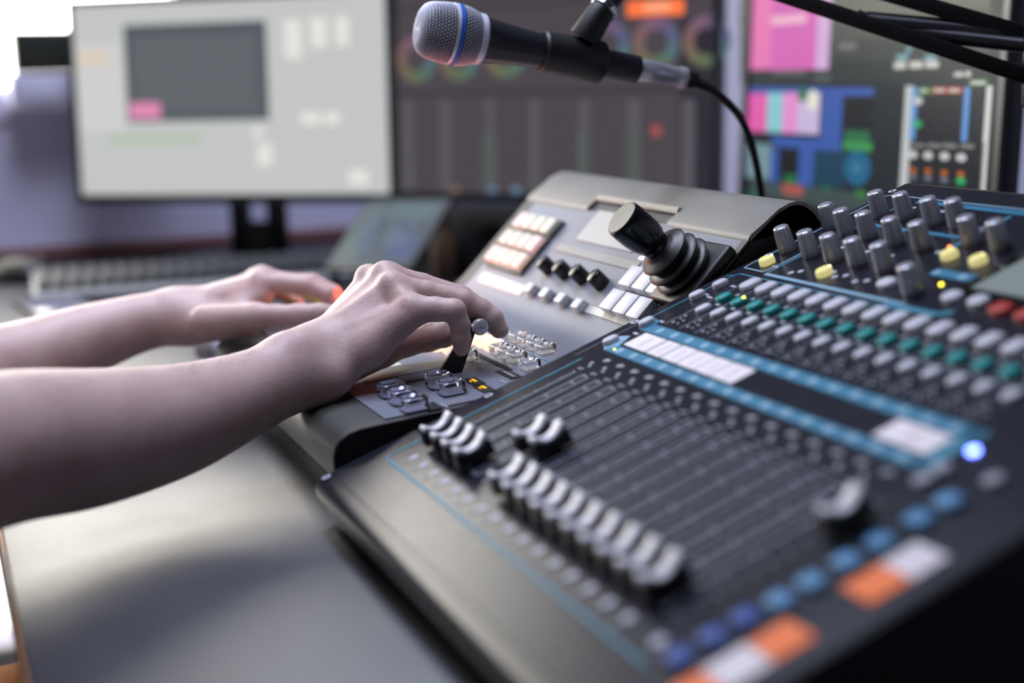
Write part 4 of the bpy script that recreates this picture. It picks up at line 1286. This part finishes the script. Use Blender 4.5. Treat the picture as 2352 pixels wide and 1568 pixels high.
# --- left arm and hand
LE = (-0.4453, -0.239, 0.0414)
LF = [(LE, .0440), ((-0.4622, -0.1903, 0.0428), 0.0375), ((-0.4657, -0.1466, 0.0493), 0.0345), ((-0.4731, -0.0991, 0.0613), 0.0299), ((-0.4749, -0.0545, 0.0719), 0.0242), ((-0.4753, -0.0263, 0.0761), 0.0217), ((-0.4731, -0.0117, 0.078), 0.0214)]
LW = (-0.4737, -0.0077, 0.0783)
L_ = {
    'i': [((-0.4386, 0.0584, 0.1064), 0.0103), ((-0.4278, 0.0766, 0.1055), 0.0087), ((-0.4179, 0.0949, 0.1037), 0.0089), ((-0.4095, 0.1115, 0.0956), 0.0078), ((-0.4058, 0.1177, 0.0789), 0.0065)],
    'm': [((-0.4594, 0.0643, 0.1073), 0.0106), ((-0.4487, 0.0839, 0.1039), 0.0089), ((-0.4378, 0.1047, 0.1028), 0.0091), ((-0.4282, 0.1213, 0.0939), 0.0078), ((-0.4233, 0.1282, 0.0778), 0.0065)],
    'r': [((-0.4798, 0.0632, 0.1029), 0.0101), ((-0.472, 0.0839, 0.1002), 0.0085), ((-0.4618, 0.1038, 0.095), 0.0087), ((-0.4529, 0.1184, 0.0851), 0.0076), ((-0.448, 0.1248, 0.0738), 0.0063)],
    'l': [((-0.5001, 0.058, 0.0954), 0.0095), ((-0.4961, 0.0744, 0.0921), 0.0080), ((-0.4913, 0.0898, 0.0881), 0.0080), ((-0.4853, 0.1004, 0.0797), 0.0068), ((-0.4815, 0.1053, 0.0706), 0.0057)],
    't': [((-0.4215, 0.0027, 0.0793), 0.0141), ((-0.3881, 0.0423, 0.0854), 0.0111), ((-0.3771, 0.0589, 0.0855), 0.0093), ((-0.3681, 0.076, 0.0861), 0.0094), ((-0.361, 0.0916, 0.0873), 0.0082), ((-0.3568, 0.1021, 0.0878), 0.0063)],
}
LDN = (-0.0347, -0.2833, 0.9578)
F2 = Field((-.60, -.33, -.02), (-.34, .215, .165), .0018)
lpalm = [((-0.4583, -0.0029, 0.071), (-0.4233, 0.0377, 0.0766), .0190, .0150), ((-0.4944, 0.0071, 0.0687), (-0.4959, 0.0534, 0.0872), .0150, .0130), ((-0.4722, 0.0155, 0.0733), (-0.4582, 0.0576, 0.0879), .0180, .0130), ((-0.4364, 0.0411, 0.0883), (-0.4317, 0.0563, 0.0956), .0120, .0100)]
arm2 = F2.new()
F2.chain(arm2, dense(LF), .006)
d2 = smin(arm2, hand(F2, LW, L_, LDN, lpalm), .016)
part_l = surface(F2, d2)

# --- upper arms, neck and head (outside the frame), coarser
F3 = Field((-.60, -.60, -.02), (.10, -.10, .72), .005)
d3 = F3.new()
for e, s_ in ((RE, -.035), (LE, -.405)):
    F3.chain(d3, [(e, .046), ((s_ * .6 + e[0] * .4, -.370, .20), .050), ((s_, -.440, .325), .055)], .01)
F3.chain(d3, [((-.22, -.440, .33), .062), ((-.22, -.370, .44), .056)], .02)
F3.cone(d3, (-.22, -.335, .560), (-.22, -.300, .555), .078, .074, .02)
F3.cone(d3, (-.22, -.300, .480), (-.22, -.262, .462), .050, .036, .03)
F3.cone(d3, (-.22, -.292, .545), (-.22, -.282, .478), .062, .050, .02)
F3.cone(d3, (-.22, -.234, .545), (-.22, -.222, .512), .007, .012, .012)          # nose
for sx in (-1, 1):
    F3.cone(d3, (-.22 + sx * .077, -.320, .530), (-.22 + sx * .082, -.325, .505), .014, .009, .008)
    F3.cone(d3, (-.22 + sx * .032, -.228, .548), (-.22 + sx * .034, -.226, .548), .012, .012, .006)
F3.cone(d3, (-.233, -.236, .484), (-.207, -.236, .484), .006, .006, .006)          # lips
part_u = surface(F3, d3)

person = empty('person', (-.22, -.34, -.30), label='person in a white t-shirt with bare forearms, right hand on the switcher lever', cat='person')
body = field_mesh('body', [part_r, part_l, part_u], [M['skin']], person)
F4 = Field((-.56, -.62, -.36), (.13, -.12, .42), .006)
d4 = F4.new()
F4.cone(d4, (-.22, -.325, -.20), (-.22, -.325, -.09), .150, .150, .05, ((0, 1, 0), 1.22))
F4.cone(d4, (-.22, -.335, -.09), (-.22, -.415, .10), .150, .152, .05, ((0, 1, 0), 1.3))
F4.cone(d4, (-.22, -.415, .10), (-.22, -.440, .27), .158, .150, .05, ((0, 1, 0), 1.4))
F4.cone(d4, (-.04, -.440, .315), (-.40, -.440, .315), .066, .066, .05)
for e, s_ in ((RE, -.035), (LE, -.405)):
    F4.cone(d4, (s_, -.440, .315), (s_ * .6 + e[0] * .4, -.370, .185), .066, .064, .03)
field_mesh('t_shirt', [surface(F4, d4)], [M['shirt']], person)
F5 = Field((-.56, -.60, -.50), (.12, .30, -.10), .007)
d5 = F5.new()
F5.cone(d5, (-.31, -.37, -.25), (-.13, -.37, -.25), .130, .130, .04)
for sx in (-.10, .10):
    F5.chain(d5, [((-.22 + sx, -.36, -.275), .092), ((-.22 + sx * 1.5, .06, -.255), .076), ((-.22 + sx * 1.5, .12, -.275), .070)], .03)
    F5.cone(d5, (-.22 + sx * 1.5, .11, -.275), (-.22 + sx * 1.5, .13, -.49), .066, .058, .03)
field_mesh('trousers', [surface(F5, d5)], [M['trousers']], person)
F6 = Field((-.34, -.46, .44), (-.10, -.20, .67), .005)
d6 = F6.new()
F6.cone(d6, (-.22, -.345, .572), (-.22, -.315, .580), .083, .076, .02)
F6.cone(d6, (-.22, -.375, .520), (-.22, -.385, .500), .060, .050, .03)
field_mesh('hair', [surface(F6, d6)], [M['hair']], person)

# fine hairs along the top of the right forearm
b = MB()
rv = random.Random(7)
camdir = Vector((.911, -.367, .185))
for k in range(300):
    t = rv.random() ** .8
    a = [Vector(p[0]) for p in RF[2:]] + [Vector(RWr)]
    rr = [p[1] for p in RF[2:]] + [.0222]
    u = .8 + t * (len(a) - 1.85)
    i = min(int(u), len(a) - 2)
    w_ = u - i
    c = a[i].lerp(a[i + 1], w_)
    r = rr[i] * (1 - w_) + rr[i + 1] * w_
    ax_ = (a[i + 1] - a[i]).normalized()
    upv = (Vector((0, 0, 1)) - ax_ * ax_.z).normalized()
    sd = ax_.cross(upv)
    th = rv.uniform(-.5, .75)
    n_ = upv * math.cos(th) - sd * math.sin(th)
    p0 = c + n_ * (r - .0015)
    ln = rv.uniform(.005, .011)
    dr = (ax_ * rv.uniform(.6, 1.0) + n_ * rv.uniform(.25, .7) + sd * rv.uniform(-.3, .3)).normalized()
    b.tube([p0, p0 + n_ * .001 + dr * ln * .5, p0 + dr * ln + ax_ * ln * .15], [.00011, .00009, .00003], M['arm_hair'], 3)
hr = b.build('arm_hair', person, TR(*(-Vector(person.location))), ang=180)
hr['kind'] = 'stuff'

# ------------------------------------------------------------------ light
def area(name, loc, target, sx, sy, power, col):
    l = bpy.data.lights.new(name, 'AREA')
    l.shape = 'RECTANGLE'; l.size = sx; l.size_y = sy; l.energy = power; l.color = col
    o = bpy.data.objects.new(name, l)
    l.spread = math.radians(95)
    o.location = loc
    o.rotation_euler = (Vector(target) - Vector(loc)).to_track_quat('-Z', 'Y').to_euler()
    COL.objects.link(o)
    return o


area('ceiling_lamp', (-.85, .10, 1.70), (-.83, .12, 0), 0.8, 0.6, 12, (.72, .79, 1.0))
area('ceiling_lamp', (.05, -.10, 1.70), (.05, .0, 0), 0.8, 0.6, 5, (.74, .80, 1.0))

wd = bpy.data.worlds.new('room_air'); SC.world = wd
wd.use_nodes = True
wd.node_tree.nodes['Background'].inputs['Color'].default_value = (.5, .52, .7, 1)
wd.node_tree.nodes['Background'].inputs['Strength'].default_value = .2

# ------------------------------------------------------------------ camera
cam = bpy.data.cameras.new('camera')
cam.sensor_width = 36
cam.lens = 50.007
cam.clip_start = .02
cam.dof.use_dof = True
cam.dof.focus_distance = 1.045
cam.dof.aperture_fstop = 2.3
cam.dof.aperture_blades = 9
co = bpy.data.objects.new('camera', cam)
COL.objects.link(co)
cr, cdn, cf = (0.3781, 0.9254, -0.0258), (0.1621, -0.0937, -0.9823), (-0.9114, 0.3673, -0.1855)
mx = Matrix(((cr[0], -cdn[0], -cf[0]), (cr[1], -cdn[1], -cf[1]), (cr[2], -cdn[2], -cf[2]))).to_4x4()
mx.translation = Vector((0.8259, -0.2086, 0.2869))
co.matrix_world = mx
SC.camera = co
SC.view_settings.view_transform = 'Standard'
SC.view_settings.look = 'None'
SC.view_settings.exposure = 0.0
SC.view_settings.gamma = 1.0
SC.view_settings.use_curve_mapping = False
